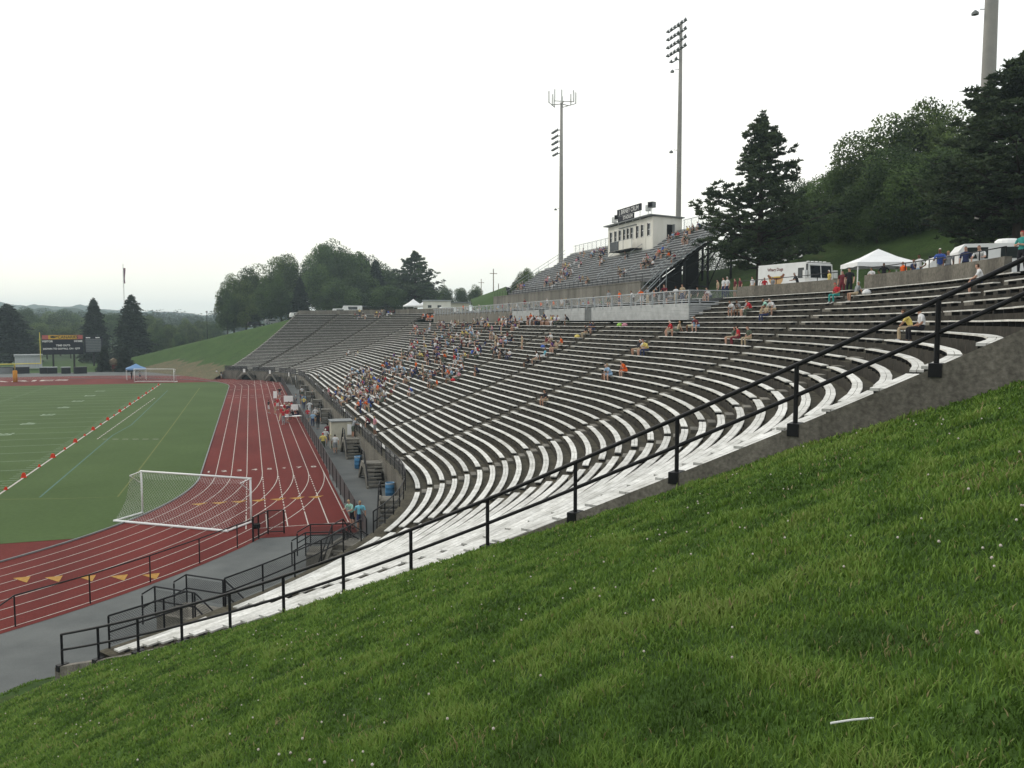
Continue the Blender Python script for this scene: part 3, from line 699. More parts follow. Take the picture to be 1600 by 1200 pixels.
# ------------------------------------------------------------------ upper wall and grandstand
UX = 42.2; UY0, UY1 = 85.5, 145.0
mb = MB(); mb.box(UX, UX+.4, UY0, UY1, 12.0, 15.55); mb.box(UX-.06, UX+.46, UY0, UY1, 15.55, 15.68); mb.box(UX+.4, UX+7, UY0, UY0+.4, 12, 15.2)
tag(mb.build('retaining_wall', M['concrete']), 'tall concrete retaining wall below the upper grandstand', 'wall')
gr = empty('upper_grandstand', (43, 84.5, 13), 0, 'aluminium upper grandstand on dark steel legs with a press box on it', 'grandstand')
GX0 = 43.0; GT = .6; GZ0 = 16.0; GRS = .4; GN = 18; GY0, GY1 = 84.0, 138.0
def gz(X): return GZ0+(X-GX0)/GT*GRS
BOXY0, BOXY1, BOXX = 97.9, 112.0, 50.0
for k in range(GN):
    X = GX0+GT*k; Z = GZ0+GRS*k; segs = [(GY0, GY1)]
    if k >= 12: segs = [(GY0, BOXY0-.3), (BOXY1+.3, GY1-3)]
    for a, b_ in segs: mb = MB(); mb.box(X-.15, X+.15, a, b_, Z, Z+.06); rel(mb, gr).build('bench', M['alum'], gr)
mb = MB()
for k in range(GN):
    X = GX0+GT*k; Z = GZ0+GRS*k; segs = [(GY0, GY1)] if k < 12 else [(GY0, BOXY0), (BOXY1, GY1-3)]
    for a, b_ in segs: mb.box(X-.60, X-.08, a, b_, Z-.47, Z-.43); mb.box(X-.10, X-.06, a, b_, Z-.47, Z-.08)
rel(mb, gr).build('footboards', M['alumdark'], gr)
for y in (GY0+.2, GY0+6.5, GY0+13, GY0+21, GY0+29, GY0+37, GY0+45, GY0+53):
    mb = MB(); mb.tube((GX0-.2, y, GZ0-.6), (GX0+GN*GT, y, gz(GX0+GN*GT)-.8), .16, 4); mb.tube((GX0+2, y, GZ0-1.4+1.3), (GX0+GN*GT+1.2, y, gz(GX0+GN*GT)-1.7), .1, 4)
    for xx in (44, 47, 50, 53): mb.tube((xx, y, 13), (xx, y, gz(xx)-.7), .16, 4)
    mb.tube((47, y, 14), (53, y, gz(53)-1), .08, 4); mb.tube((50, y, 15), (53.2, y, gz(53)-1), .07, 4); mb.tube((44, y, gz(44)-1), (50, y, 15), .08, 4)
    rel(mb, gr).build('steel_frame', M['steeldark'], gr)
mb = MB(); yb_ = GY0+1.2
for xa, xb in ((43.3, 45.2), (45.35, 47.2), (47.35, 49.4)): mb.poly([(xa, yb_, 12.9), (xb, yb_, 12.9), (xb, yb_, gz(xb)-1.2), (xa, yb_, gz(xa)-1.2)])
mb.poly([(43.3, yb_+.02, gz(43.3)-1.1), (43.3, yb_+.02, gz(43.3)-1.5), (49.4, yb_+.02, gz(49.4)-1.5), (49.4, yb_+.02, gz(49.4)-1.1)])
mb.box(43.3, 49.4, yb_+.03, yb_+.15, 12.8, 13.2); rel(mb, gr).build('under_stand_shade', M['steeldark'], gr)  # dark boards added to stand in for the shade under the stand
mb = MB()
mb.pipe([(GX0-.4, GY0, GZ0+.7), (GX0+GN*GT, GY0, gz(GX0+GN*GT)+.75)], .045); mb.pipe([(GX0-.4, GY0, GZ0+.3), (GX0+GN*GT, GY0, gz(GX0+GN*GT)+.35)], .035); mb.pipe([(GX0-.4, GY0, GZ0-.35), (GX0+GN*GT, GY0, gz(GX0+GN*GT)-.35)], .05)
for k in range(0, GN+1, 2): X = GX0+GT*k; mb.tube((X, GY0, gz(X)-.4), (X, GY0, gz(X)+.75), .03, 5)
rel(mb, gr).build('side_rail', M['galv'], gr)
mb = MB(); XB = GX0+GN*GT
for a, b_ in ((GY0, BOXY0-1), (BOXY1+.5, GY1-3)):
    zt = gz(XB)+1.0; mb.pipe([(XB, a, zt), (XB, b_, zt)], .04); mb.pipe([(XB, a, zt-1.2), (XB, b_, zt-1.2)], .04)
    y = a
    while y < b_: mb.tube((XB, y, zt-1.6), (XB, y, zt), .035, 5); y += 1.8
rel(mb, gr).build('back_rail', M['galv'], gr)
g2 = gr.location
for a, b_ in ((GY0, BOXY0-1), (BOXY1+.5, GY1-3)): mesh_panel('back_mesh', [(XB-43, a-84.5, gz(XB)-.2-13), (XB-43, b_-84.5, gz(XB)-.2-13)], 1.2, M['galvchain'], gr)
mb = MB(); yL = GY1
mb.pipe([(GX0-.4, yL, GZ0+.9), (XB-.6, yL-.5, gz(XB)+.5)], .04); mb.pipe([(GX0-.4, yL, GZ0+.4), (XB-.6, yL-.5, gz(XB)-.1)], .035)
for k in range(0, GN, 3): X = GX0+GT*k; mb.tube((X, yL, gz(X)-.4), (X, yL, gz(X)+.9), .03, 5)
rel(mb, gr).build('side_rail', M['galv'], gr)
for yy in (92.5, 101, 109.5, 120, 129):   # aisle handrails
    mb = MB()
    for k0 in (1, 5, 9):
        Xa, Xb = GX0+GT*k0, GX0+GT*(k0+3)
        mb.pipe([(Xa, yy, gz(Xa)-.4), (Xa, yy, gz(Xa)+.75), (Xb, yy, gz(Xb)+.75), (Xb, yy, gz(Xb)-.4)], .04); mb.pipe([(Xa, yy, gz(Xa)+.3), (Xb, yy, gz(Xb)+.3)], .03)
    rel(mb, gr).build('aisle_handrail', M['galv'], gr)
mb = MB(); mb.pipe([(UX+.2, UY0, 16.55), (UX+.2, UY1, 16.55)], .03); mb.pipe([(UX+.2, UY0, 16.1), (UX+.2, UY1, 16.1)], .02)
y = UY0
while y < UY1: mb.tube((UX+.2, y, 15.6), (UX+.2, y, 16.55), .025, 5); y += 1.6
tag(mb.build('wall_top_railing', M['black']), 'thin black railing on top of the tall retaining wall', 'railing')
# ramp stairs at the right end of the upper stand
st = empty('access_stairs', (40.5, 83.2, ZC-.1), 0, 'steel stairs with pale handrails climbing to the upper grandstand', 'stairs')
mb = MB()
for k in range(12): mb.box(-.6, .6, 2.2-k*-.0-k*.0+0, 2.3, 0, 0) if False else mb.box(.3+k*.25, .56+k*.25, -.7, .7, .25*k+.1, .25*k+.15)
mb.build('treads', M['steeldark'], st)
mb = MB()
for yy in (-.75, .75): mb.pipe([(.1, yy, 1.0), (3.3, yy, 4.1)], .045); mb.pipe([(.1, yy, .1), (3.3, yy, 3.1)], .06); mb.tube((.1, yy, 0), (.1, yy, 1), .035); mb.tube((3.3, yy, 0), (3.3, yy, 4.1), .05)
mb.build('handrails', M['galv'], st)
# press box
pb = empty('press_box', (BOXX, BOXY0, 20.2), 0, 'cream press box with a row of windows on top of the upper grandstand', 'press box')
W_ = BOXY1-BOXY0
mb = MB(); mb.box(0, 4.2, 0, W_, .0, 4.5); mb.box(-.035, -.001, 2.0, 2.06, 0.2, 4.3); mb.build('walls', M['cream'], pb)
mb = MB(); mb.v += [(-.6, -.25, 4.62), (4.45, -.25, 4.36), (4.45, W_+.4, 4.36), (-.6, W_+.4, 4.62), (-.6, -.25, 4.76), (4.45, -.25, 4.5), (4.45, W_+.4, 4.5), (-.6, W_+.4, 4.76)]
for f in ((0, 3, 2, 1), (4, 5, 6, 7), (0, 1, 5, 4), (1, 2, 6, 5), (2, 3, 7, 6), (3, 0, 4, 7)): mb.f.append(f); mb.m.append(0)
mb.build('roof', M['grey'], pb)
wy = [1.05, 2.9, 4.35, 6.1, 7.25, 8.45, 9.9, 11.35, 12.9]
for i, yy in enumerate(wy):
    fo = MB(); yy2 = yy
    for a, b_, c, d_ in ((yy-.34, yy-.28, 2.1, 3.75), (yy+.28, yy+.34, 2.1, 3.75)): fo.box(-.06, .0, a, b_, c, d_)
    fo.box(-.06, 0, yy-.28, yy+.28, 2.1, 2.16); fo.box(-.06, 0, yy-.28, yy+.28, 3.69, 3.75); fo.box(-.05, 0, yy-.28, yy+.28, 2.9, 2.95)
    wo_ = fo.build('window', M['white'], pb)
    g = MB(); g.box(-.02, -.004, yy-.28, yy+.28, 2.16, 2.9); g.build('lower_pane', M['glass'], wo_)
    g = MB(); g.box(-.02, -.004, yy-.28, yy+.28, 2.95, 3.69); g.build('upper_pane', M['glass'] if i in (1, 4) else M['slategrey'], wo_)
    g = MB(); g.box(-.10, -.0, yy+.28, yy+.42, 2.1, 3.75); g.build('side_jamb', M['dark'], wo_)
g = MB(); g.box(2.0, 2.9, -.03, -.002, 0.6, 2.9+.6); dr = g.build('doorway', M['dark'], pb); g = MB(); g.box(2.75, 2.9, -.5, -.03, .6, 3.5); g.build('open_door', M['grey'], dr)
g = MB(); g.box(-.12, 0, 4.8, 10.3, 3.92, 4.05); g.build('awning_rail', M['grey'], pb)
g = MB(); g.box(-1.6, 0, 3.0, 10.2, .55, .65); pf = g.build('camera_platform', M['steeldark'], pb)
g = MB()
for yy in (3.1, 5.8, 8.0, 10.1): g.tube((-1.5, yy, .65), (-1.5, yy, 1.95), .03, 5)
g.pipe([(-1.5, 3.1, 1.95), (-1.5, 10.1, 1.95)], .03); g.build('platform_rail', M['galv'], pf)
g = MB(); g.box(-1.48, -1.45, 3.1, 7.2, .7, 1.9); g.build('platform_panel', M['cream'], pf)
g = MB(); g.box(-1.48, -1.45, 7.3, 10.1, .7, 1.9); g.build('mesh_screen', M['slategrey'], pf)
# roof sign
sg = empty('roof_sign', (BOXX-.3, BOXY0+6.4, 24.95), 0, 'two-line black name sign with white capitals on the press box roof', 'sign')
g = MB(); g.box(-.06, .06, -3.6, 3.9, .85, 1.75); g.box(-.10, -.062, -3.6, 3.9, 1.72, 1.78); g.box(-.10, -.062, -3.6, 3.9, .82, .88); g.build('upper_board', M['board'], sg)
g = MB(); g.box(-.06, .06, -1.4, 3.6, .1, .8); g.build('lower_board', M['board'], sg)
g = MB()
for yy in (-3.2, -1, 1.2, 3.6): g.tube((0, yy, -.3), (0, yy, .9), .05, 5)
g.build('sign_legs', M['white'], sg)
def sign_text(s, size, y, z, root, sx=1, x=-.075, m='text', bold=.01):
    t = text_mesh(s, size, M[m], 'lettering', sx=sx, bold=bold); t.parent = root; t.location = (x, y, z); t.rotation_euler = (pi/2, 0, -pi/2); return t
sign_text('J. BIRNEY CRUM', .86, .15, 1.3, sg, 1.0, bold=.008); sign_text('STADIUM', .66, .4, .45, sg, 1.1, bold=.008)
for i, (yy, zz, rz, lab) in enumerate(((-5.6, 1.5, .5, 'rightmost grey loudspeaker box on the press box roof'), (-4.6, 1.2, -.5, 'white loudspeaker box angled beside the rightmost one'), (4.8, 1.1, .4, 'white loudspeaker box just left of the roof sign'), (6.0, .9, -.4, 'leftmost loudspeaker box on the press box roof'))):
    sp = empty('loudspeaker', (BOXX+.2, BOXY0+6.4+yy, 24.75), rz, lab, 'loudspeaker', 'loudspeakers on the press box roof')
    g = MB(); g.box(-.35, .35, -.4, .4, zz-.36, zz+.36); g.build('cabinet', M['grey'] if i == 0 else M['white'], sp)
    g = MB(); g.box(-.36, -.351, -.34, .34, zz-.3, zz+.3); g.build('grille', M['dark'], sp)
    g = MB(); g.tube((0, 0, -.2), (0, 0, zz-.36), .05, 6); g.build('stand_pipe', M['white'], sp)
# ------------------------------------------------------------------ light poles
def light_pole(X, Y, zb, zt, r, lab, ant=False, racks=True, lampz=None):
    root = empty('light_pole', (X, Y, zb), 0, lab, 'light pole', 'tall steel light poles'); h = zt-zb
    g = MB(); g.lathe((0, 0, 0), [(r, 0), (r*.98, h*.1), (r*.72, h*.65), (r*.5, h)], 16); g.build('shaft', M['pole'], root, True)
    for k in range(4): g = MB(); g.box(-.28-r, -r*.8, -.25, .25, 1.2+k*1.35, 2.3+k*1.35); g.build('control_box', M['pole'], root)
    for k in range(3): g = MB(); g.box(r*.8, r+.25, -.2, .2, 1.6+k*1.35, 2.5+k*1.35); g.build('control_box', M['pole'], root)
    if racks:
        zz = lampz or h
        for k in range(5):
            z = zz-.3-k*1.15; y0, y1 = (-2.7, 2.7) if k < 4 else (-.2, 1.6)
            if ant: y0, y1 = (.2, 3.4) if k < 4 else (.2, 2.8)
            g = MB(); g.box(-.65, -.5, y0, y1, z-.07, z+.07); g.box(-.65, 0, -.08, .08, z-.06, z+.06); arm = g.build('crossarm', M['grey'], root)
            nlm = int((y1-y0)/.95)+1
            for j in range(nlm):
                y = y0+.15+(y1-y0-.3)*j/max(nlm-1, 1); g = MB(); q = Matrix.Translation((-.75, y, z+.1)) @ Matrix.Rotation(radians(-55), 4, 'Y')
                i0 = len(g.v); g.lathe((0, 0, 0), [(.1, -.26), (.17, -.1), (.29, .1), (.31, .14)], 8); g.v[i0:] = [tuple(q @ Vector(p)) for p in g.v[i0:]]
                g.build('floodlight', M['grey'], arm)
    if ant:
        g = MB()
        for k in range(3):
            a = 2*pi*k/3+.4; c, s = cos(a), sin(a); tx_, ty_ = -s, c; cx_, cy_ = c*2.0, s*2.0
            g.tube((0, 0, h-.3), (cx_, cy_, h-.3), .09, 5); g.tube((cx_-tx_*2, cy_-ty_*2, h-.3), (cx_+tx_*2, cy_+ty_*2, h-.3), .08, 5)
        g.build('antenna_frame', M['pole'], root)
        for k in range(3):
            a = 2*pi*k/3+.4; c, s = cos(a), sin(a); tx_, ty_ = -s, c
            for o_ in (-1.9, -.5, 1.9):
                g = MB(); x_, y_ = c*2.05+tx_*o_, s*2.05+ty_*o_; g.box(x_-.12, x_+.12, y_-.15, y_+.15, h-.3, h+1.9); g.build('antenna_panel', M['white'], root)
    for zz_, off in ((.82, -1.1), (.5, -.7)):
        g = MB(); g.tube((0, 0, h*zz_), (-.6, .6, h*zz_+.15), .04, 5); g.lathe((-.85, .85, h*zz_-.1), [(.05, .25), (.28, .05), (.3, -.15)], 8); g.build('speaker_horn', M['grey'], root)
    return root
light_pole(60, 109.5, 18, 53.8, .42, 'middle tall light pole with five rows of floodlights', lampz=35.6)
light_pole(60, 157.5, 13, 54.6, .52, 'left light pole topped by a ring of antenna panels', ant=True, lampz=36.5)
light_pole(60.7, 57, 13, 62, .66, 'thick grey pole behind the pine at the right edge', racks=True)
# ------------------------------------------------------------------ front wall, stairs, rails, fence
def front_rail(u0, u1, lab, R=R1-.68, h=.95, z=1.63, mesh='windscreen'):
    us = upath(u0, u1); P = [(*pt(u, R)[0], z) for u in us]; ps = []; u = u0
    while u < u1: ps.append((*pt(u, R)[0], z)); u = shift(u, R, 1.75)
    return rail_run('front_railing', P, h, ps, lab, 'railing', r=.03, mid=True, base=False, mesh=mesh, group='front railings of the stand')
AU = [a for a in AISLES]
stair_us = []
for i, u in enumerate(AISLES):
    us_ = shift(u, R1, 1.3) if 0 <= u <= SL else u
    stair_us.append(us_)
prev = ustart(R1-.7)+.6
for i, us_ in enumerate(stair_us+[UEND-.3]):
    e = shift(us_, R1, -.75) if i < len(stair_us) else us_
    a_ = prev; names = ['near end by the lawn', 'near bend beside the first stairs', 'near bend', 'start of the straight'] + ['straight, %s panel run from the near bend' % ORD[k] for k in range(1, 8)] + ['far bend start', 'far bend middle', 'far bend', 'far end']
    front_rail(a_, e, 'black mesh railing on the low front wall, ' + names[i], mesh='chain' if i < 3 else 'windscreen')
    prev = shift(us_, R1, .75) if i < len(stair_us) else 0
def stairs_at(u, lab, number=False):
    c, nn = pt(u, R1-.75); ang = atan2(nn.y, nn.x)
    root = empty('concrete_stairs', (c.x, c.y, -.03), ang, lab, 'stairs', 'double concrete stairs to the front of the stand')
    # local x outward (towards stand), y along; landing at y -.6...6, flights either side
    w0, w1 = -1.25, -.02; zt = 1.4; ns_ = 6
    g = MB(); g.box(w0, w1, -.62, .62, zt-.16, zt); g.build('landing', M['concrete'], root)
    for sgn in (-1, 1):
        g = MB()
        for k in range(ns_):
            z = zt*(k+1)/(ns_+1); y = .62+(ns_-k)*.27; a, b_ = sorted((sgn*(y-.29), sgn*y)); g.box(w0, w1, a, b_, z-.10, z)
        g.build('flight', M['concrete'], root)
    for xx in (w0-.14, w1-.12):
        g = MB(); ye = .62+ns_*.27+.1
        for sgn in (-1, 1):
            for (ya, za, yb, zb_, t) in ((.55, zt+.06, ye, 0.0, .26),):
                P_ = [(sgn*ya, za), (sgn*yb, zb_+.12), (sgn*yb, 0), (sgn*(yb-.3), 0), (sgn*ya, za-.36)]
                g.poly([(xx, y, z) for y, z in P_]); g.poly([(xx+.14, y, z) for y, z in P_][::-1])
                for i in range(5):
                    y, z = P_[i]; y2, z2 = P_[(i+1) % 5]; g.quad((xx, y, z), (xx, y2, z2), (xx+.14, y2, z2), (xx+.14, y, z))
        g.box(xx, xx+.14, -.56, .56, zt-.3, zt+.06); g.build('side_panel', M['concrete'], root)
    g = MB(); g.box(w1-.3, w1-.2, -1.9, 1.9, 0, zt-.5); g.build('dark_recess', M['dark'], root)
    g = MB(); xx = w0-.07; ye = .62+ns_*.27
    for o_ in (.85, .45): g.pipe([(xx, -ye, o_), (xx, -.6, zt+o_), (xx, .6, zt+o_), (xx, ye, o_)], .03)
    for y in (-ye, -.6, .6, ye): g.tube((xx, y, 0 if abs(y) > 1 else zt), (xx, y, (.85 if abs(y) > 1 else zt+.85)), .03, 6)
    g.build('handrail', M['black'], root)
    if number:
        g = MB(); g.box(w0-.18, w0-.13, -.28, .28, zt+.1, zt+.75); pl = g.build('section_sign', M['white'], root)
    return root
for i, us_ in enumerate(stair_us):
    if i == 0: continue
    stairs_at(us_, 'A-sided double concrete stairs at the aisle ' + AN[i], number=i > 9)
# near corner stairs with black mesh rails (two sets) standing along the walkway edge
def near_stair(px, rz, lab):
    root = empty('concrete_stairs', px, rz, lab, 'stairs')
    g = MB(); g.box(-1.0, .8, -.7, .7, .0, .75); 
    for k in range(4): g.box(-1.0-.28*(k+1), -1.0-.28*k, -.7, .7, 0, .75-.15*(k+1))
    g.build('steps', M['concrete'], root)
    for side in (-.74, .74):
        g = MB()
        for o_ in (1.0, .5): g.pipe([(-2.1, side, o_), (-1.0, side, .75+o_), (.8, side, .75+o_), (1.4, side, .4+o_)], .03)
        for x_, z_ in ((-2.1, 0), (-1.0, .7), (-.9, .7), (.8, .7), (1.4, .3)): g.tube((x_, side, z_), (x_, side, z_+1.05 if x_ > -2 else 1.0), .03, 6)
        g.build('handrail', M['black'], root)
        mesh_panel('mesh_panel', [(-2.1, side, .15), (-1.0, side, .85), (.8, side, .85)], .8, M['chain'], root)
    return root
p = at_z(296, 985, 0); near_stair((p.x, p.y, -.03), radians(-40+180), 'small concrete stairs with black mesh rails nearest the lawn end')
p = at_z(520, 880, 0); near_stair((p.x-.3, p.y-.3, -.03), radians(-12+180+0), 'small concrete stairs with black rails beside the two women')
# near corner: low wall and mesh railing along the walkway
us = upath(ustart(R1-.7)+.6, -28.4-1.5)
# chain fence along the straight
P = [(5.3, 40.7+i*2.5, 0) for i in range(51)]
fn = rail_run('mesh_fence', P, 1.25, P, 'long black mesh fence between the red track and the walkway', 'fence', r=.028, mid=False, base=False, mesh='windscreen', pr=.035)
# curved rail fence on the near bend
q = [(-8, 1003), (24, 978), (141, 942), (235, 909), (312, 879.5), (371, 855.5), (395, 846)]
FP = [at_z(x, y, 0) for x, y in q]
ext = [(FP[0]-(FP[1]-FP[0])*k) for k in (6, 4, 2)]
rail_run('track_railing', [Vector((p.x, p.y, 0)) for p in ext]+[Vector((p.x, p.y, 0)) for p in FP], 1.12, [(p.x, p.y, 0) for p in FP[1:]+ext], 'black pipe railing curving round the near bend of the track', 'railing', r=.028, base=False, mid=False)
# gate
ga = at_z(396, 846, 0); gb = at_z(419, 834, 0); gc_ = at_z(444, 833, 0)
gt = empty('track_gate', (ga.x, ga.y, 0), 0, 'open black tubular gate behind the goal with a round pad', 'gate')
g = MB()
A = Vector((0, 0, 0)); Bv = Vector((gb.x-ga.x, gb.y-ga.y, 0)); Cv = Vector((gc_.x-ga.x, gc_.y-ga.y, 0)); up1 = Vector((0, 0, 1.25))
for p_ in (A, A+(Bv-A)*.35, Bv, Cv): g.tube(p_, p_+up1, .04, 6)
for a_, b_ in ((A, Bv), (Bv, Cv)):
    for hh in (1.22, .1): g.pipe([a_+Vector((0, 0, hh)), b_+Vector((0, 0, hh))], .028)
g.build('gate_frame', M['black'], gt)
mesh_panel('gate_mesh', [(0, 0, .1), tuple(Bv+Vector((0, 0, .1))), tuple(Cv+Vector((0, 0, .1)))], 1.1, M['chain'], gt)
g = MB(); g.lathe((0.15, .1, .75), [(.02, -.1), (.2, -.1), (.2, .1), (.02, .1)], 12); g.build('coiled_chain', M['dark'], gt)
# ------------------------------------------------------------------ barrels
def barrel(x, y, lab):
    root = empty('trash_barrel', (x, y, -.03), random.random()*3, lab, 'barrel', 'blue plastic barrels')
    g = MB(); g.lathe((0, 0, 0), [(.26, 0), (.29, .05), (.295, .3), (.31, .32), (.295, .34), (.295, .6), (.31, .62), (.295, .64), (.28, .9), (.26, .93), (.24, .93), (.24, .6), (.02, .5)], 20); g.build('drum', M['blue'], root, True)
    g = MB(); g.lathe((0, 0, 0), [(.265, .86), (.30, .93), (.31, .9), (.28, .8)], 20); g.build('bag_rim', mat('pale_liner', (.35, .45, .55)), root)
p = at_z(560, 731, 0); barrel(p.x, p.y, 'blue trash barrel in front of the second concrete stairs')
p = at_z(607, 776, 0); barrel(p.x+.1, p.y, 'blue trash barrel by the curved wall, nearest the camera')
p = at_z(475, 630, 0); barrel(p.x, p.y, 'blue trash barrel far down the walkway')
# beige booth
bt = empty('metal_booth', (7.4, 72.3, -.03), 0, 'beige metal equipment booth with lean-to roof on the walkway', 'booth')
g = MB(); g.box(-.9, .85, 0, 1.6, 0, 2.45); g.build('body', M['beige'], bt)
g = MB(); g.box(-1.0, .95, -.12, 1.7, 2.45, 2.53); g.build('roof', M['grey'], bt)
g = MB(); g.box(-.75, .1, -.03, -.002, .05, 2.2); dr = g.build('door', M['beige'], bt); g = MB(); g.box(-.05, .02, -.09, -.031, 1.0, 1.15); g.build('handle', M['dark'], dr)
g = MB(); g.box(.45, .8, -.2, -.001, 1.3, 2.2); g.build('meter_box', M['white'], bt)
# ------------------------------------------------------------------ soccer goals
def goal(ploc, rz, lab, wd_=7.32, ht=2.44, dp=2.1, dt=.9):
    root = empty('soccer_goal', ploc, rz, lab, 'goal', 'white soccer goals')
    # local x along the mouth, y backwards
    r = .055
    for x_ in (0, wd_): g = MB(); g.tube((x_, 0, 0), (x_, 0, ht), r, 10); g.build('post', M['white'], root, True)
    g = MB(); g.tube((-r, 0, ht), (wd_+r, 0, ht), r, 10); g.build('crossbar', M['white'], root, True)
    g = MB()
    for x_ in (0, wd_): g.tube((x_, 0, .04), (x_, dp, .04), r, 8)
    g.tube((-r, dp, .04), (wd_+r, dp, .04), r*1.2, 8); g.build('ground_frame', M['white'], root)
    g = MB()
    for x_ in (0, wd_): g.pipe([(x_, 0, ht), (x_, dt, ht-.1)], .025); g.pipe([(x_, dt, ht-.1), (x_, 0, ht-.7)], .02)
    g.build('net_brace', M['white'], root)
    # net: top, sagging back and sides, real woven cells
    mb = MB(); uvs = []
    nx = 24; prof = [(0.03, ht-.03), (dt, ht-.12), (dt+.12, ht*.7), (dt+.35, ht*.4), (dp-.35, ht*.16), (dp, .08)]
    ln = [0]
    for a_, b_ in zip(prof, prof[1:]): ln.append(ln[-1]+hypot(b_[0]-a_[0], b_[1]-a_[1]))
    def sag(x_): t = x_/wd_; return .12*sin(pi*t*2)**2
    for i in range(nx):
        for j in range(len(prof)-1):
            x0_, x1_ = wd_*i/nx, wd_*(i+1)/nx; P_ = []
            for (xx, jj) in ((x0_, j), (x1_, j), (x1_, j+1), (x0_, j+1)):
                y_, z_ = prof[jj]; zz = z_-(sag(xx) if 0 < jj < len(prof)-1 else .06*sin(pi*xx/wd_*4)**2*(jj == 0)); P_.append((xx, y_, zz)); uvs.append((xx, ln[jj]))
            mb.quad(*P_)
    for xx in (0, wd_):
        for j in range(len(prof)-1):
            (ya, za), (yb, zb_) = prof[j], prof[j+1]; mb.quad((xx, .02, za), (xx, ya, za), (xx, yb, zb_), (xx, .02, zb_)); uvs += [(0, za), (ya, za), (yb, zb_), (0, zb_)]
    o = mb.build('net', M['net'], root); uv = o.data.uv_layers.new(name='UVMap')
    for i, c in enumerate(uvs): uv.data[i].uv = c
    return root
ga_ = at_z(222.7, 801.8, 0); gb_ = at_z(402.5, 817.3, 0)
goal((ga_.x, ga_.y, 0), atan2(gb_.y-ga_.y, gb_.x-ga_.x), 'white soccer goal parked across the near bend of the track') 
# flip so the frame lies towards the camera
gl = bpy.data.objects[[o.name for o in bpy.data.objects if o.name.startswith('soccer_goal')][0]]; gl.scale = (1, -1, 1)
fg = goal((-20.6, 167.3, 0), radians(-17), 'white soccer goal standing at the far end by the blue canopy', dp=1.6)
# ------------------------------------------------------------------ goal posts, scoreboard and far-end things
gp = at_z(24, 597, 0)
rt = empty('football_goal_post', (gp.x, gp.y, 0), radians(14), 'yellow football goal post with an orange padded base', 'goal post')
g = MB(); g.lathe((0, 0, 0), [(.38, 0), (.38, 2.1), (.3, 2.15)], 14); g.build('pad', M['pad'], rt, True)
g = MB(); g.pipe([(0, 0, 2.1), (0, 0, 2.6), (0, -.9, 3.0), (0, -1.2, 3.4)], .12, 10); g.build('gooseneck', M['postyellow'], rt, True)
g = MB(); g.tube((-4, -1.2, 3.4), (4.2, -1.2, 3.4), .09, 8); g.build('crossbar', M['postyellow'], rt)
for x_ in (-4.0, 4.2): g = MB(); g.tube((x_, -1.2, 3.4), (x_, -1.2, 9.2), .07, 8); g.build('upright', M['postyellow'], rt)
def face(root, x0, x1, z0, z1, m, name='panel', y=-.1): g = MB(); g.box(x0, x1, y, y+.09, z0, z1); return g.build(name, M[m], root)
def text_on(root, s, size, x_, z_, y_, m='text', sx=1, bold=.0): t = text_mesh(s, size, M[m], 'lettering', sx=sx, bold=bold); t.parent = root; t.location = (x_, y_, z_); t.rotation_euler = (pi/2, 0, 0); return t
b = at_d(100, 575, 202); sb = empty('scoreboard', (b.x, b.y, 0), radians(13), 'large black scoreboard under a gold and red banner', 'scoreboard')
g = MB(); g.box(-4.4, 4.3, 0, .5, 3.3, 7.0); g.build('cabinet', M['board'], sb)
bn_ = face(sb, -4.4, 4.3, 7.0, 8.0, 'pink', 'banner', -.02); face(sb, -3.1, 3.0, 7.03, 7.97, 'gold', 'banner_centre', -.12).parent = bn_
text_on(sb, 'CANARIES', .95, 1.1, 7.5, -.125, 'textblack', 1, .02)
g = MB()   # dark bird-like emblem blob on the banner
g.poly([(-2.6, -.126, 7.35), (-1.9, -.126, 7.3), (-1.3, -.126, 7.5), (-1.0, -.126, 7.8), (-1.6, -.126, 7.7), (-2.2, -.126, 7.85), (-2.7, -.126, 7.7)]); g.build('emblem', M['textblack'], sb)
for s_1, x_, z_, sz in (('VISITOR', -3.3, 6.5, .6), ('HOME', 3.3, 6.5, .62), ('TIME OUTS', 0, 5.5, .58), ('DOWN', -3.3, 4.7, .55), ('TO GO', -1.2, 4.7, .55), ('BALL ON', 1.0, 4.7, .55), ('QTR', 3.1, 4.7, .55)): text_on(sb, s_1, sz, x_, z_, -.012, 'text', 1.05, .02)
g = MB()
for x_ in (-2.2, 2.3): g.box(x_-.2, x_+.2, .1, .4, -.5, 3.3)
g.build('legs', M['steeldark'], sb)
b = at_d(147, 565, 215); s2 = empty('message_board', (b.x, b.y, 0), radians(13), 'small dark message board with ruled rows right of the scoreboard', 'scoreboard')
g = MB(); g.box(-2.1, 2.1, 0, .4, 3.3, 7.5); g.build('cabinet', M['board'], s2); face(s2, -1.8, 1.8, 3.5, 6.9, 'slategrey', 'panel', -.02)
g = MB()
for k in range(8): g.box(-1.8, 1.8, -.03, -.021, 3.7+k*.42, 3.74+k*.42)
g.build('row_lines', M['galv'], s2)
for x_ in (-1.2, 1.0): face(s2, x_-.5, x_+.5, 7.05, 7.3, 'white', 'label_plate', -.02)
g = MB(); g.box(-.2, .2, .05, .35, -.5, 3.3); g.build('leg', M['steeldark'], s2)
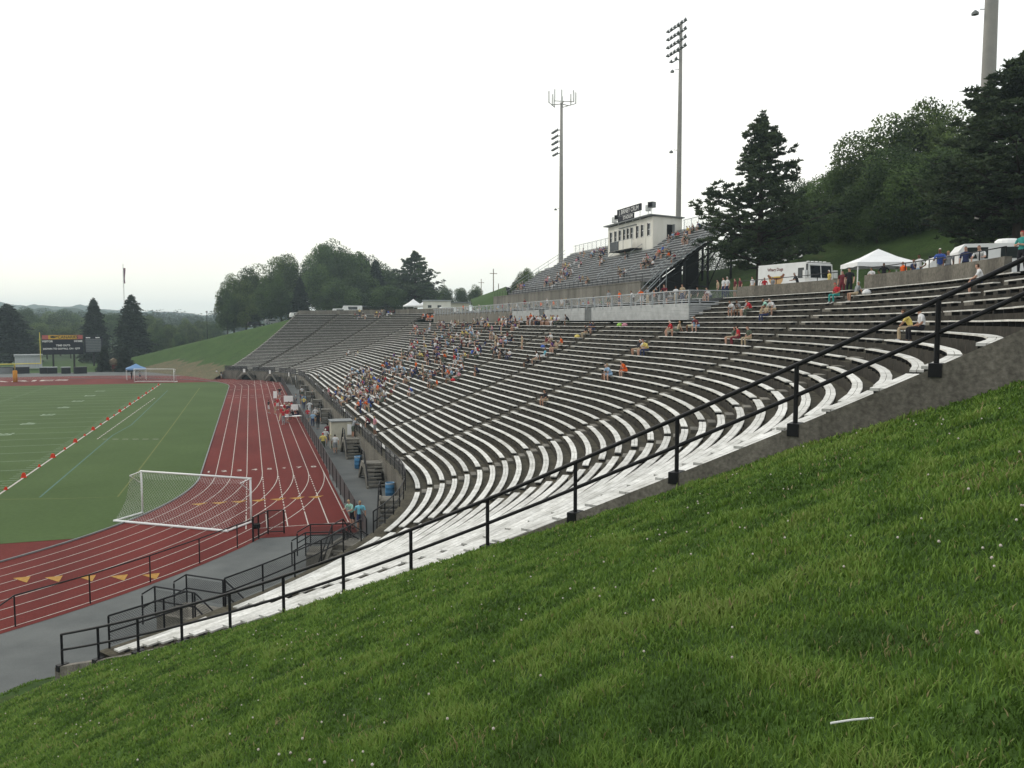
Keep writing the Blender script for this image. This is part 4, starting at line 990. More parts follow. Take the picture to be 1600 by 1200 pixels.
# sheds, skips, hut
b = at_d(47, 577, 200); sh = empty('storage_shed', (b.x, b.y, 0), radians(15), 'long pale grey metal shed behind the goal post', 'shed')
g = MB(); g.box(-3.0, 2.6, 0, 3, 0, 2.9); g.build('walls', mat('pale_corrugated', (.42, .44, .45), (.33, .35, .36), 2, stretch=(3, 1, .2)), sh); g = MB(); g.box(-3.2, 2.8, -.2, 3.2, 2.9, 3.35); g.build('roof', M['galv'], sh)
for i, (x0, x1, lab) in enumerate(((2, 18, 'pale grey equipment box left of the goal post pad'), (24, 43, 'black mat stack right of the goal post pad'), (64, 75, 'black mat box left of a pair under the scoreboard'), (76, 88, 'black mat box with pale lid right of a pair'), (98, 109, 'single black mat box with white lid'), (118, 134, 'faint dark mat box farthest right in its row'))):
    b = at_z((x0+x1)/2, 583.5, 0); wdt = (x1-x0)*b.length/1296
    sk = empty('mat_box', (b.x, b.y, 0), radians(15), lab, 'box', 'mat boxes beyond the track'); g = MB(); g.box(-wdt/2, wdt/2, 0, 1.4, 0, 1.25); g.build('body', M['grey'] if i == 0 else M['black'], sk)
    g = MB(); g.box(-wdt/2-.05, wdt/2+.05, -.08, 1.45, 1.25, 1.38); g.build('lid', M['galv'] if i in (2, 3, 4) else M['black'], sk)
b = at_d(179, 583, 190); ht_ = empty('wooden_hut', (b.x, b.y, bankz(b.x, b.y)-.1), radians(12), 'small wooden hut with a dark window between two spruces', 'hut')
g = MB(); g.box(-1.4, 1.4, 0, 2.2, 0, 2.3); g.v += [(-1.7, -.3, 2.2), (1.7, -.3, 2.2), (0, -.3, 3.3), (-1.7, 2.5, 2.2), (1.7, 2.5, 2.2), (0, 2.5, 3.3)]; g.build('walls', M['wood'], ht_)
g = MB(); g.v = [(-1.75, -.3, 2.2), (1.75, -.3, 2.2), (0, -.3, 3.3), (-1.75, 2.5, 2.2), (1.75, 2.5, 2.2), (0, 2.5, 3.3)]; g.f = [(0, 1, 2), (3, 5, 4), (0, 2, 5, 3), (1, 4, 5, 2), (0, 3, 4, 1)]; g.m = [0]*5; g.build('roof', M['wood'], ht_)
g = MB(); g.box(-.5, .5, -.03, -.002, .9, 1.8); g.build('window', M['redcar'], ht_)
# canopy tents
def canopy(loc, rz, w_, d_, hh, pk, m, lab, legs='white'):
    root = empty('canopy_tent', loc, rz, lab, 'canopy', 'pop-up canopies')
    g = MB(); a, c = w_/2, d_/2; top = (0, 0, hh+pk)
    N_ = 8; e = []
    for (x0, y0), (x1, y1) in (((-a, -c), (a, -c)), ((a, -c), (a, c)), ((a, c), (-a, c)), ((-a, c), (-a, -c))):
        for k in range(4): t = k/4; e.append((x0+(x1-x0)*t, y0+(y1-y0)*t))
    for i in range(len(e)):
        (x0, y0), (x1, y1) = e[i], e[(i+1) % len(e)]
        m0 = (x0*.5, y0*.5, hh+pk*.42); m1 = (x1*.5, y1*.5, hh+pk*.42)
        g.quad((x0, y0, hh), (x1, y1, hh), m1, m0); g.poly([m0, m1, top]); g.quad((x0*1.005, y0*1.005, hh-.25-.05*(i % 2)), (x1*1.005, y1*1.005, hh-.25-.05*((i+1) % 2)), (x1, y1, hh), (x0, y0, hh))
    g.build('cloth', M[m], root)
    for x_ in (-a+.05, a-.05):
        for y_ in (-c+.05, c-.05): g = MB(); g.box(x_-.03, x_+.03, y_-.03, y_+.03, 0, hh); g.build('leg', M[legs], root)
    return root
b = at_z(213, 593, 0); canopy((b.x, b.y, 0), radians(10), 3.5, 3.0, 2.2, .9, 'bluetent', 'blue pop-up canopy beside the far soccer goal')
p = at_d(1372, 400, 57); canopy((p.x, p.y, ZC), radians(-20), 3.9, 3.2, 2.1, 1.0, 'tent', 'white pop-up canopy behind the rim wall at right')
p = at_d(646, 490, 230); canopy((p.x, p.y, ZC), radians(5), 4.8, 4, 2.9, 1.8, 'tent', 'left white peaked canopy at the far top of the stand')
p = at_d(662, 490, 238); canopy((p.x, p.y, ZC), radians(5), 4.8, 4, 2.8, 1.4, 'tent', 'right white peaked canopy at the far top of the stand')
# flagpole, lamp post, utility poles
p = at_d(197.5, 572, 240); fp = empty('flagpole', (p.x, p.y, -.3), 0, 'tall white flagpole with a furled flag before the right spruce', 'flagpole')
g = MB(); g.tube((0, 0, 0), (0, 0, 28), .17, 8, .10); g.lathe((0, 0, 28), [(.05, 0), (.14, .12), (.02, .25)], 8); g.build('pole', M['white'], fp)
g = MB(); g.sweep([[(.08+.0, 0, z), (.35+.12*sin(z*2), .1, z), (.5+.15*sin(z), -.05, z), (.25, -.15, z)] for z in (22.6, 23.4, 24.2, 25, 26, 27)]); g.build('flag', mat('furled_flag', (.3, .14, .15), (.12, .1, .16), 2), fp)
p = at_d(324, 530, 260); lp = empty('lamp_post', (p.x, p.y, 3), 0, 'slim dark lamp post on the crest of the far bank', 'lamp post')
g = MB(); g.tube((0, 0, 0), (0, 0, 11.2), .12, 6, .07); g.build('pole', M['steeldark'], lp); g = MB(); g.box(-.25, .25, -.2, .2, 11.2, 11.7); g.build('lamp_head', M['grey'], lp)
for (x_, yt, yb, d_, lab) in ((771, 420, 470, 200, 'tall utility pole just left of the upper grandstand'), (752, 436, 470, 260, 'shorter utility pole left of the tall one'), (694, 438, 475, 300, 'thin utility pole farthest left behind the low building'), (779, 443, 470, 230, 'short utility pole right of the tall one')):
    a_ = at_d(x_, yb, d_); t_ = at_d(x_, yt, d_); g = MB(); zb = min(a_.z, 15); g.tube((0, 0, 0), (0, 0, t_.z-zb), .14, 6, .1)
    if d_ in (200, 260): g.box(-.9, .9, -.05, .05, t_.z-zb-1.2, t_.z-zb-1.05)
    up_ = g.build('utility_pole', M['wood']); up_.location = (a_.x, a_.y, zb); tag(up_, lab, 'utility pole', 'wooden utility poles')
# ------------------------------------------------------------------ vehicles
def wheel(root, x_, y_, r, side):
    w_ = MB(); q = Matrix.Translation((x_, y_, r)) @ Matrix.Rotation(pi/2, 4, 'X'); i0 = 0
    w_.lathe((0, 0, 0), [(r*.6, -.11), (r, -.09), (r, .09), (r*.6, .11)], 18); w_.v = [tuple(q @ Vector(p)) for p in w_.v]; o = w_.build('wheel', M['tyre'], root)
    h_ = MB(); h_.lathe((0, 0, 0), [(.02, -.12), (r*.6, -.12), (r*.6, .12), (.02, .12)], 14); h_.v = [tuple(q @ Vector(p)) for p in h_.v]; h_.build('hub', M['galv'], o)
A_ = at_d(1258, 409, 68); B_ = at_d(1184, 413, 73); vd = Vector((A_.x-B_.x, A_.y-B_.y)).normalized()
tk = empty('food_truck', (A_.x+.25, A_.y-.15, ZC), atan2(vd.y, vd.x), 'white step-van food truck with a hot dog painted on its side', 'truck')
# local +x forward, side facing camera is at y=0 and body extends to -y or +y
ln_ = 5.9; wt = 2.6; sgn = 1 if Vector((-vd.y, vd.x)).dot(Vector((A_.x, A_.y))) > 0 else -1
Y0, Y1 = sorted((0, sgn*wt)); HT = 3.0
g = MB()
def vprof(y): return [(-ln_, y, .55), (-ln_, y, HT-.15), (-ln_+.08, y, HT), (-.35, y, HT+.0), (-.02, y, HT-.12), (.12, y, 1.65), (.85, y, 1.45), (.95, y, .55)]
g.sweep([vprof(Y0), vprof(Y1)]); g.build('body', M['white'], tk)
g = MB(); g.box(-ln_, -.2, Y0+.02, Y1-.02, HT+.003, HT+.06); 
for k in range(5): g.box(-.5+.05, -.25, Y0+.2+k*.45, Y0+.35+k*.45, HT+.06, HT+.13)
g.build('roof_trim', M['white'], tk)
fx0 = lambda z: .12+(1.65-z)*(.14/(HT-.12-1.65))
for k in range(2):
    ya, yb = Y0+.14+k*1.2, Y0+1.22+k*1.2; g = MB(); z0, z1 = 1.75, 2.75; xa = .115-(z0-1.65)*.098; xb = .115-(z1-1.65)*.098
    g.v = [(xa+.02, ya, z0), (xa+.02, yb, z0), (xb+.02, yb, z1), (xb+.02, ya, z1), (xa-.03, ya, z0), (xa-.03, yb, z0), (xb-.03, yb, z1), (xb-.03, ya, z1)]; g.f = [(0, 1, 2, 3), (4, 7, 6, 5), (0, 4, 5, 1), (1, 5, 6, 2), (2, 6, 7, 3), (3, 7, 4, 0)]; g.m = [0]*6; g.build('windscreen', M['glass'], tk)
yf = -sgn*.012
def side_box(x0, x1, z0, z1, m, nm, t=.02): g = MB(); a_, b_ = sorted((-sgn*t, -sgn*.001)); g.box(x0, x1, a_, b_, z0, z1); return g.build(nm, M[m], tk)
dd_ = side_box(-1.25, -.3, .7, 2.75, 'white', 'door', .02); dw = side_box(-1.15, -.5, 1.75, 2.6, 'glass', 'door_window', .03)
side_box(-.28, -.05, 1.8, 2.9, 'glass', 'quarter_window', .022)
g = MB(); g.box(-.2, .05, *sorted((-sgn*.15, -sgn*.45)), 1.75, 2.35); g.tube((-.1, 0, 2.3), (-.1, -sgn*.3, 2.3), .02, 5); g.build('mirror', M['white'], tk)
g = MB(); g.box(-.05, .2, *sorted((sgn*(wt+.1), sgn*(wt+.4))), 1.75, 2.4); g.build('mirror', M['white'], tk)
for yy in (Y0+.25, Y1-.25): g = MB(); g.box(.94, .98, yy-.14, yy+.14, .95, 1.2); g.build('headlight', M['glass'], tk)
for x_ in (.2, -4.6):
    for yy in (Y0+.1, Y1-.1): wheel(tk, x_, yy, .42, 1)
t = text_mesh('Whary Dogs', .36, M['textred'], 'lettering', sx=1.0, bold=.008); t.parent = tk; t.location = (-3.8, -sgn*.012, 2.6); t.rotation_euler = (pi/2, 0, 0 if sgn > 0 else pi)
def disc(pts, m, nm, yo): g = MB(); g.poly([(x_, -sgn*yo, z_) for x_, z_ in pts]); return g.build(nm, M[m], tk)
dog = disc([(-3.7+.85*cos(a), 1.85+.62*sin(a)*(1 if sin(a) < 0 else .25)) for a in np.linspace(0, 2*pi, 28)[:-1]], 'bun', 'hot_dog_picture', .006)
g = MB(); P_ = [(-3.7+.92*cos(a), 2.2-.36*sin(pi*(i/12))) for i, a in enumerate(np.linspace(pi, 0, 13))]; g.pipe([(x_, -sgn*.02, z_) for x_, z_ in P_], .13, 6); g.v = [(a, -sgn*.012+(b_+sgn*.02)*.05, c) for a, b_, c in g.v]; o = g.build('sausage_picture', M['sausage'], tk)
g = MB(); g.pipe([(-3.7-.55+1.1*i/16, -sgn*.03, 1.92+.09*(i % 2)) for i in range(17)], .045, 5); g.v = [(a, -sgn*.022+(b_+sgn*.03)*.05, c) for a, b_, c in g.v]; g.build('mustard_picture', M['mustard'], tk)
ring_ = [(-5.4+.3*cos(a), 1.4+.42*sin(a)) for a in np.linspace(0, 2*pi, 20)[:-1]]; disc(ring_, 'textblack', 'round_emblem_rim', .004); disc([(-5.4+.25*cos(a), 1.4+.37*sin(a)) for a in np.linspace(0, 2*pi, 20)[:-1]], 'white', 'round_emblem', .007)
t = text_mesh('T', .35, M['textblack'], 'emblem_mark'); t.parent = tk; t.location = (-5.4, -sgn*.012, 1.4); t.rotation_euler = (pi/2, 0, 0 if sgn > 0 else pi)
# campers
def camper(p, rz, L_, lab, ac=True, hh=2.9, cab=False):
    root = empty('camper_van', (p.x, p.y, ZC), rz, lab, 'camper', 'white campers behind the rim wall')
    g = MB(); P_ = [(-L_/2, .5), (-L_/2, hh-.4), (-L_/2+.3, hh), (L_/2-.9, hh), (L_/2-.1, hh-.5), (L_/2, 1.4), (L_/2, .5)]
    g.sweep([[(x_, -1.1, z_) for x_, z_ in P_], [(x_, 1.1, z_) for x_, z_ in P_]]); g.build('body', M['white'], root)
    for sd_ in (-1, 1):
        for x_ in (-L_*.3, L_*.05): g = MB(); a_, b_ = sorted((sd_*1.1, sd_*1.12)); g.box(x_-.5, x_+.5, a_, b_, 1.5, 2.1); g.build('window', M['glass'], root)
        for k in range(4): g = MB(); a_, b_ = sorted((sd_*1.1, sd_*1.13)); g.box(L_*.1+k*.35, L_*.1+k*.35+.1, a_, b_, hh-.42, hh-.34); g.build('vent', M['dark'], root)
    if ac: g = MB(); g.lathe((.3, 0, hh), [(.62, 0), (.6, .18), (.45, .3), (.05, .33)], 14); g.build('roof_dome', M['white'], root)
    for x_ in (-L_*.3, L_*.32):
        for y_ in (-1, 1): wheel(root, x_, y_, .36, 1)
    return root
p = at_d(1562, 420, 45.5); camper(p, radians(-33), 4.6, 'white camper with a rounded roof dome at the right edge', hh=2.3)
p = at_d(1508, 420, 49); camper(p, radians(-33), 4.2, 'lower white van left of the domed camper', ac=False, hh=1.9)
# vehicles at the far end
def boxcar(x_, yb, d_, rz, L_, hh, m, lab, cat='van', zz=ZC):
    p = at_d(x_, yb, d_); root = empty('parked_van' if cat == 'van' else 'parked_car', (p.x, p.y, zz), rz, lab, cat)
    g = MB()
    P_ = [(-L_/2, .35), (-L_/2, hh*.62), (-L_/2+.25, hh), (L_*.12, hh), (L_*.27, hh*.6), (L_/2, hh*.52), (L_/2, .35)] if cat == 'car' else [(-L_/2, .35), (-L_/2, hh-.1), (-L_/2+.2, hh), (L_*.3, hh), (L_*.4, hh*.55), (L_/2, hh*.5), (L_/2, .35)]
    g.sweep([[(a_, -.9, b_) for a_, b_ in P_], [(a_, .9, b_) for a_, b_ in P_]]); g.build('body', M[m], root)
    for sd_ in (-1, 1): g = MB(); a_, b_ = sorted((sd_*.9, sd_*.915)); g.box(-L_*.3, L_*.1, a_, b_, hh*.62, hh*.9); g.build('side_window', M['glass'], root)
    for a_ in (-L_*.32, L_*.32):
        for b_ in (-.85, .85): wheel(root, a_, b_, .33, 1)
    return root
boxcar(530, 492, 232, radians(160), 5, 2.1, 'white', 'white van with sloping nose leftmost at the far top')
boxcar(548, 492, 236, radians(170), 6.5, 3.0, 'white', 'taller white box truck behind the far rim wall')
boxcar(702, 487, 215, radians(10), 4.8, 2.2, 'white', 'white van in front of the low white building')
boxcar(400, 511, 226, radians(10), 4.4, 1.4, 'black', 'dark car left of a pair parked on the far crest', 'car', zz=9.9)
boxcar(427, 507, 226, radians(10), 4.4, 1.4, 'grey', 'dark grey car right of a pair parked on the far crest', 'car', zz=10.6)
boxcar(466, 497, 222, radians(10), 4.4, 1.5, 'white', 'white car nosing out beside the far stand corner', 'car', zz=12.2)
# low buildings
p = at_d(600, 490, 250); bd = empty('concession_building', (p.x, p.y, ZC-.2), radians(-6), 'long low concession building with pale flat roof behind the far rim', 'building')
g = MB(); g.box(-9, 10, 0, 5, 0, 3.1); g.build('wall', M['wood'], bd); g = MB(); g.box(-9.6, 10.6, -1.2, 5.3, 3.1, 3.5); g.v += []; g.build('roof', mat('pale_roof', (.45, .45, .44), (.35, .35, .34), 1), bd)
for k in range(5): g = MB(); g.box(-8+k*3.6, -6+k*3.6, -.03, -.002, .9, 2.0); g.build('serving_hatch', M['dark'], bd)
p = at_d(690, 488, 225); bd = empty('clubhouse', (p.x, p.y, ZC-.2), radians(-12), 'low white building with two small windows and grey lean-to', 'building')
g = MB(); g.box(-5, 2.5, 0, 5, 0, 4.2); g.build('wall', M['cream'], bd); g = MB(); g.box(-5.2, 2.7, -.3, 5.2, 4.2, 4.5); g.build('roof', M['galv'], bd)
g = MB(); g.box(2.5, 7.5, .5, 4, 0, 3.7); g.build('annex_wall', M['beige'], bd); g = MB(); g.box(2.3, 8.0, .1, 4.4, 3.7, 4.0); g.build('annex_roof', M['grey'], bd)
for x_ in (-3.2, -.6): g = MB(); g.box(x_-.5, x_+.5, -.03, -.002, 2.4, 3.1); g.build('window', M['glass'], bd)
#PART2
# ------------------------------------------------------------------ trees
def leaf_cloud(P, size, nrm=None, elong=1.0, up=0.0):
    """random small quads at P (n,3); size (n,)"""
    n = len(P); a = rng.normal(size=(n, 3)); a[:, 2] *= (1-up); a /= np.linalg.norm(a, axis=1)[:, None]
    b = rng.normal(size=(n, 3)); 
    if nrm is not None: b = b*.6+nrm
    c = np.cross(a, b); c /= np.linalg.norm(c, axis=1)[:, None]+1e-9
    s = size[:, None]; A = a*s*elong; B = c*s*.6
    V = np.stack([P-A, P-B*.9, P+A, P+B], 1)
    idx = (np.arange(n*4)).astype(np.int32); return V, idx, np.full(n, 4)
def crown_mesh(name, P, size, m, tint, nrm=None, elong=1.0, up=0.0):
    V, idx, tot = leaf_cloud(P, size, nrm, elong, up); return np_mesh(name, V, idx, tot, m, np.clip(tint, 0, 1))
def broadleaf(nleaf, m, wide=.40, seed=1, low=.12):
    r = np.random.default_rng(seed); K = 46; C = []
    while len(C) < K:
        v = r.uniform(-1, 1, 3)
        if .35 < np.linalg.norm(v) < 1 and (v[2] > -.75): C.append(v)
    C = np.array(C); zc = (1+low)/2; rz = (1-low)/2-.07
    R = r.uniform(.085, .165, K)*(wide/.4)**.5; cen = C*np.array([wide-.1, wide-.1, rz])+np.array([0, 0, zc])
    cen = np.vstack([cen, [[0, 0, zc], [0, 0, zc-.15], [0, 0, zc+.15]]]); R = np.concatenate([R, [.2, .2, .18]]); K += 3
    w_ = R**2; k = r.choice(K, nleaf, p=w_/w_.sum()); d = r.normal(size=(nleaf, 3)); d /= np.linalg.norm(d, axis=1)[:, None]
    rad = R[k]*(1-.35*r.random(nleaf)**2)*(1+.06*r.standard_normal(nleaf)); P = cen[k]+d*rad[:, None]
    kt = r.uniform(.05, .95, K); tint = kt[k]+.16*r.standard_normal(nleaf)
    me = crown_mesh('crown', P, r.uniform(.009, .015, nleaf), m, tint, d); lim = MB()
    for i in range(9):
        c = cen[i]; lim.tube((0, 0, .25+.04*i), tuple(c*.85+np.array([0, 0, .03])), .012, 5, .003)
    lim.tube((0, 0, 0), (0, 0, .45), .022, 8, .016); lim.tube((0, 0, .45), (.01, 0, .85), .016, 6, .004)
    return me, lim
def pine(nb, m, seed=2, openness=.25, base=.16, wide=.36, tuft=11):
    r = np.random.default_rng(seed); P = []; lim = MB(); lim.tube((0, 0, 0), (0, .0, .55), .020, 8, .013); lim.tube((0, 0, .55), (.0, .01, .97), .013, 6, .003); T = []
    for i in range(nb):
        t = (i+.5)/nb; z = base+(.95-base)*t+r.uniform(-.015, .015); a = i*2.4+r.uniform(-.4, .4)
        prof = wide*min(1, (1.02-t)**.75*1.15)*(.65+.35*sin(min(1, t*4)*pi/2)); L_ = prof*r.uniform(.55, 1.18)
        if r.random() < openness*.4: L_ *= .45
        tip = np.array([cos(a)*L_, sin(a)*L_, z+L_*r.uniform(.05, .35)]); b0 = np.array([0, 0, z]); lim.tube(tuple(b0), tuple(tip), .0055*(1.3-t), 4, .0015)
        side = np.array([-sin(a), cos(a), 0]); n_ = int(tuft*(.5+L_/wide)); kt = r.uniform(.15, .8)
        for j in range(n_):
            f = r.uniform(.28, 1.03); c = b0+(tip-b0)*f+side*r.normal()*.065*(1.2-f)*2.0*L_/wide+np.array([0, 0, r.uniform(-.014, .026)])
            P.append(c); T.append(kt+r.normal()*.12)
    for j in range(14): P.append(np.array([r.normal()*.012, r.normal()*.012, r.uniform(.92, 1.0)])); T.append(.5)
    P = np.array(P); T = np.array(T); nn = 17; C = np.repeat(P, nn, 0); d = r.normal(size=C.shape); d[:, 2] = np.abs(d[:, 2])*.7+.05; d /= np.linalg.norm(d, axis=1)[:, None]
    Lq = r.uniform(.012, .026, len(C)); tipv = C+d*Lq[:, None]; sd = np.cross(d, r.normal(size=C.shape)); sd /= np.linalg.norm(sd, axis=1)[:, None]; wv = sd*.0046
    base_ = C+d*.002; V = np.stack([base_-wv, base_+wv, tipv+wv*.5, tipv-wv*.5], 1)
    return np_mesh('crown', V, np.arange(len(C)*4).astype(np.int32), np.full(len(C), 4), m, np.clip(np.repeat(T, nn)+.12*r.standard_normal(len(C)), 0, 1)), lim
def spruce(nl, m, seed=3, wide=.27):
    r = np.random.default_rng(seed); t = 1-np.sqrt(r.random(nl)); lay = 26; z = .06+.92*t; ph = (z*lay) % 1
    a = r.random(nl)*2*pi; sec = (np.floor(a*9/(2*pi))+np.floor(z*lay)*9).astype(int); lob = (.62+.42*r.random(600))[sec % 600]*(.9+.1*np.sin(a*9)); R = wide*(1-t)**.62*lob*(1.02-.38*ph)*(.45+.6*np.sqrt(r.random(nl)))
    P = np.stack([np.cos(a)*R, np.sin(a)*R, z-.05*R/wide], 1); tint = .45+.25*np.sin(a*3+np.floor(z*lay))+.2*r.standard_normal(nl)
    me = crown_mesh('crown', P, r.uniform(.010, .020, nl), m, tint, None, 1.3, .5); lim = MB(); lim.tube((0, 0, 0), (0, 0, .95), .016, 7, .003); return me, lim
VAR = {}
VAR['oak'] = [broadleaf(26000, M['leaf'], .42, s) for s in (1, 2, 3)]
VAR['oakd'] = [broadleaf(26000, M['leafdark'], .46, s) for s in (4, 5)]
VAR['bush'] = [broadleaf(9000, M['leafdark'], .75, s, -.2) for s in (6, 7)]
VAR['vine'] = [broadleaf(9000, M['vine'], .75, s, -.2) for s in (8,)]
VAR['pine'] = [pine(104, M['needle'], 2, .6, .11, .40, 24), pine(110, M['needle'], 12, .5, .15, .44, 26)]
VAR['spruce'] = [spruce(13000, M['spruce'], 3), spruce(13000, M['spruce'], 13, .31)]
LIMB = {k: [v[1].build('trunk', M['bark']).data for v in vs] for k, vs in VAR.items()}
for o in [o for o in bpy.data.objects if o.name.startswith('trunk')]: bpy.data.objects.remove(o)
TN = {'oak': 'broadleaf_tree', 'oakd': 'broadleaf_tree', 'bush': 'shrub', 'vine': 'shrub', 'pine': 'pine_tree', 'spruce': 'spruce_tree'}
def tree(kind, x, yt, yb, d, wpx, lab, v=0, group=None, z0=None):
    b = at_d(x, yb, d); t = at_d(x, yt, d); h = t.z-b.z if z0 is None else t.z-z0
    root = empty(TN[kind], (b.x, b.y, b.z if z0 is None else z0), random.random()*6.28, lab, 'shrub' if TN[kind] == 'shrub' else 'tree', group)
    if z0 == -.5: root.location.z = max(bankz(b.x, b.y)-.3, -.5); h = t.z-root.location.z
    me, _ = VAR[kind][v % len(VAR[kind])]
    base_w = {'oak': .84, 'oakd': .9, 'bush': 1.4, 'vine': 1.4, 'pine': .66, 'spruce': .52}[kind]
    w_ = wpx*d/1296; sxy = w_/base_w; root.scale = (sxy, sxy, h)
    for nm, dat in (('crown', me), ('trunk', LIMB[kind][v % len(VAR[kind])])):
        o = bpy.data.objects.new(nm, dat); COL.objects.link(o); o.parent = root
    return root
GF = 'trees of the grove beyond the far rim'
grove = [('oak', 366, 432, 522, 245, 52, 'pale-edged broadleaf tree at the left end of the far grove'), ('oakd', 356, 455, 528, 235, 34, 'low bushy tree hanging over the far bank at the grove edge'), ('oak', 398, 420, 515, 250, 62, 'rounded green tree second from the left of the far grove'),
         ('oakd', 425, 428, 512, 235, 46, 'dark tree in front with a bare trunk, left part of the far grove'), ('oak', 452, 404, 508, 262, 70, 'broad green tree left of the tallest one in the far grove'), ('spruce', 470, 432, 506, 232, 40, 'dark spruce standing in front in the far grove'),
         ('oakd', 513, 381, 500, 268, 66, 'tallest peaked tree of the far grove'), ('oakd', 497, 410, 500, 250, 62, 'dark tree just left of and below the tallest one'), ('oakd', 545, 392, 495, 265, 66, 'broad dark tree right of the tallest one'), ('oakd', 578, 404, 492, 268, 60, 'dark tree with a rounded top, right part of the far grove'),
         ('oakd', 560, 425, 492, 250, 56, 'lower dark tree filling the middle of the far grove'), ('spruce', 588, 405, 492, 255, 48, 'narrow dark spruce at the right part of the far grove'), ('oakd', 612, 424, 490, 270, 46, 'small tree with sky gaps beside the feathery pine'),
         ('pine', 649, 394, 488, 255, 78, 'feathery dark pine at the right end of the far grove'), ('oakd', 632, 432, 488, 258, 46, 'dark tree against the left side of the feathery pine'), ('oakd', 668, 440, 486, 262, 36, 'low dark tree against the right side of the feathery pine'),
         ('oakd', 440, 455, 512, 240, 60, 'low dark tree under the left half of the far grove'), ('oakd', 530, 445, 500, 240, 64, 'low dark tree under the middle of the far grove'), ('oakd', 605, 448, 492, 245, 60, 'low dark tree under the right half of the far grove'), ('oak', 385, 462, 520, 238, 50, 'low green tree at the foot of the left end of the grove')]
for i, (k_, x_, yt, yb, d_, w_, lab) in enumerate(grove): tree(k_, x_, yt-2, yb+6, d_, w_*(1.22 if k_[:3] == 'oak' else 1.05), lab, i, GF)
tree('spruce', 150, 463, 582, 238, 66, 'tall dark spruce behind the small message board', 0, 'dark spruces behind the scoreboard', z0=-.5)
tree('spruce', 209, 457, 582, 228, 74, 'tall dark spruce behind the white flagpole', 1, 'dark spruces behind the scoreboard', z0=-.5)
tree('spruce', 16, 472, 580, 235, 104, 'broad dark spruce behind the pale metal shed', 1, 'dark spruces behind the scoreboard', z0=-.5)
tree('spruce', 163, 538, 584, 189, 30, 'small dark spruce left of the wooden hut', 0, 'small spruces by the wooden hut', z0=-.5)
tree('spruce', 196, 540, 584, 188, 36, 'small dark spruce right of the wooden hut', 1, 'small spruces by the wooden hut', z0=-.5)
mid = [(40, 482, 330, 60), (62, 505, 300, 44), (86, 490, 360, 62), (112, 486, 380, 60), (96, 512, 290, 50), (126, 506, 300, 50), (178, 490, 340, 56), (232, 494, 330, 44), (252, 500, 300, 40), (246, 512, 262, 36), (270, 508, 285, 36), (292, 500, 330, 34), (284, 520, 275, 26), (318, 502, 340, 40), (305, 512, 300, 30), (-15, 484, 330, 70), (140, 496, 400, 70), (205, 500, 400, 60), (336, 505, 330, 36), (75, 528, 262, 40), (112, 530, 268, 40), (230, 524, 262, 30)]
ML = ['hazy broadleaf tree %s' % s for s in ('above the broad dark spruce at the left edge', 'low behind the goal post upright', 'tall, left of the scoreboard top', 'tall, behind the right half of the scoreboard', 'pale green, just over the gold banner', 'round, above the message board', 'between the two tall spruces, top', 'right of the flagpole spruce', 'second right of the flagpole spruce', 'dark, low beside the flagpole spruce', 'third right of the flagpole spruce', 'fourth right of the flagpole spruce', 'low on the bank crest', 'around the slim lamp post', 'low, left of the slim lamp post', 'cut by the left picture edge', 'behind the left tall spruce', 'behind the flagpole spruce', 'just left of the far grove', 'low behind the scoreboard, left half', 'low behind the scoreboard, right half', 'small, at the foot of the flagpole spruce')]
for i, (x_, yt, d_, w_) in enumerate(mid): tree('oak' if i % 3 else 'oakd', x_, yt, 590, d_, w_, ML[i], i, 'hazy trees behind the scoreboard', z0=-.5)
for i, (x_, yt, yb, d_, w_, lab) in enumerate(((696, 447, 488, 300, 34, 'grey-green tree behind the low white building'), (722, 451, 488, 310, 34, 'hazy tree right of the low white building'), (744, 447, 488, 300, 26, 'sparse hazy tree beside the shorter utility pole'), (822, 420, 470, 175, 40, 'tree behind the left end of the upper grandstand'), (848, 424, 460, 185, 34, 'second tree behind the left end of the upper grandstand'), (808, 436, 470, 178, 24, 'small yellowing tree at the left tip of the upper grandstand'))):
    tree('oak', x_, yt, yb, d_, w_, lab, i, 'trees by the utility poles')
tree('pine', 1186, 176, 452, 84, 180, 'big open pine at the right end of the upper grandstand', 0, 'big pines on the hill', z0=14)
tree('pine', 1588, 80, 400, 62, 250, 'big dark pine at the right picture edge', 1, 'big pines on the hill', z0=16)
tree('pine', 1535, 125, 430, 66, 170, 'shorter dark pine in front of the grey pole', 0, 'big pines on the hill', z0=15)
right = [('oak', 1378, 182, 92, 165, 'high rounded broadleaf tree left of the hill summit'), ('oak', 1455, 163, 90, 130, 'highest pale broadleaf crown on the hill'), ('oakd', 1310, 262, 96, 120, 'sloping broadleaf tree right of the big pine'), ('oakd', 1408, 235, 84, 150, 'dark middle tree under the high rounded crown'), ('oakd', 1488, 225, 82, 120, 'dark tree left of the shorter pine'), ('oakd', 1255, 282, 102, 86, 'dark tree close behind the big open pine'),
         ('oakd', 1345, 290, 88, 110, 'dark tree above the white canopy'), ('oakd', 1215, 330, 98, 90, 'dark tree filling beneath the big open pine'), ('oakd', 1560, 270, 76, 120, 'dark tree beneath the big right pine'), ('oakd', 1270, 330, 94, 90, 'low dark tree above the food truck'), ('oakd', 1150, 370, 112, 60, 'low dark tree behind the steel legs of the grandstand'), ('oakd', 1190, 345, 108, 70, 'dark tree behind the trunk of the big open pine'), ('oakd', 1620, 230, 74, 130, 'dark tree cut by the right picture edge')]
for i, (k_, x_, yt, d_, w_, lab) in enumerate(right): tree(k_, x_, yt, 440, d_, w_*1.15, lab, i, 'broadleaf trees on the wooded hill', z0=16+(d_-76)*.1)
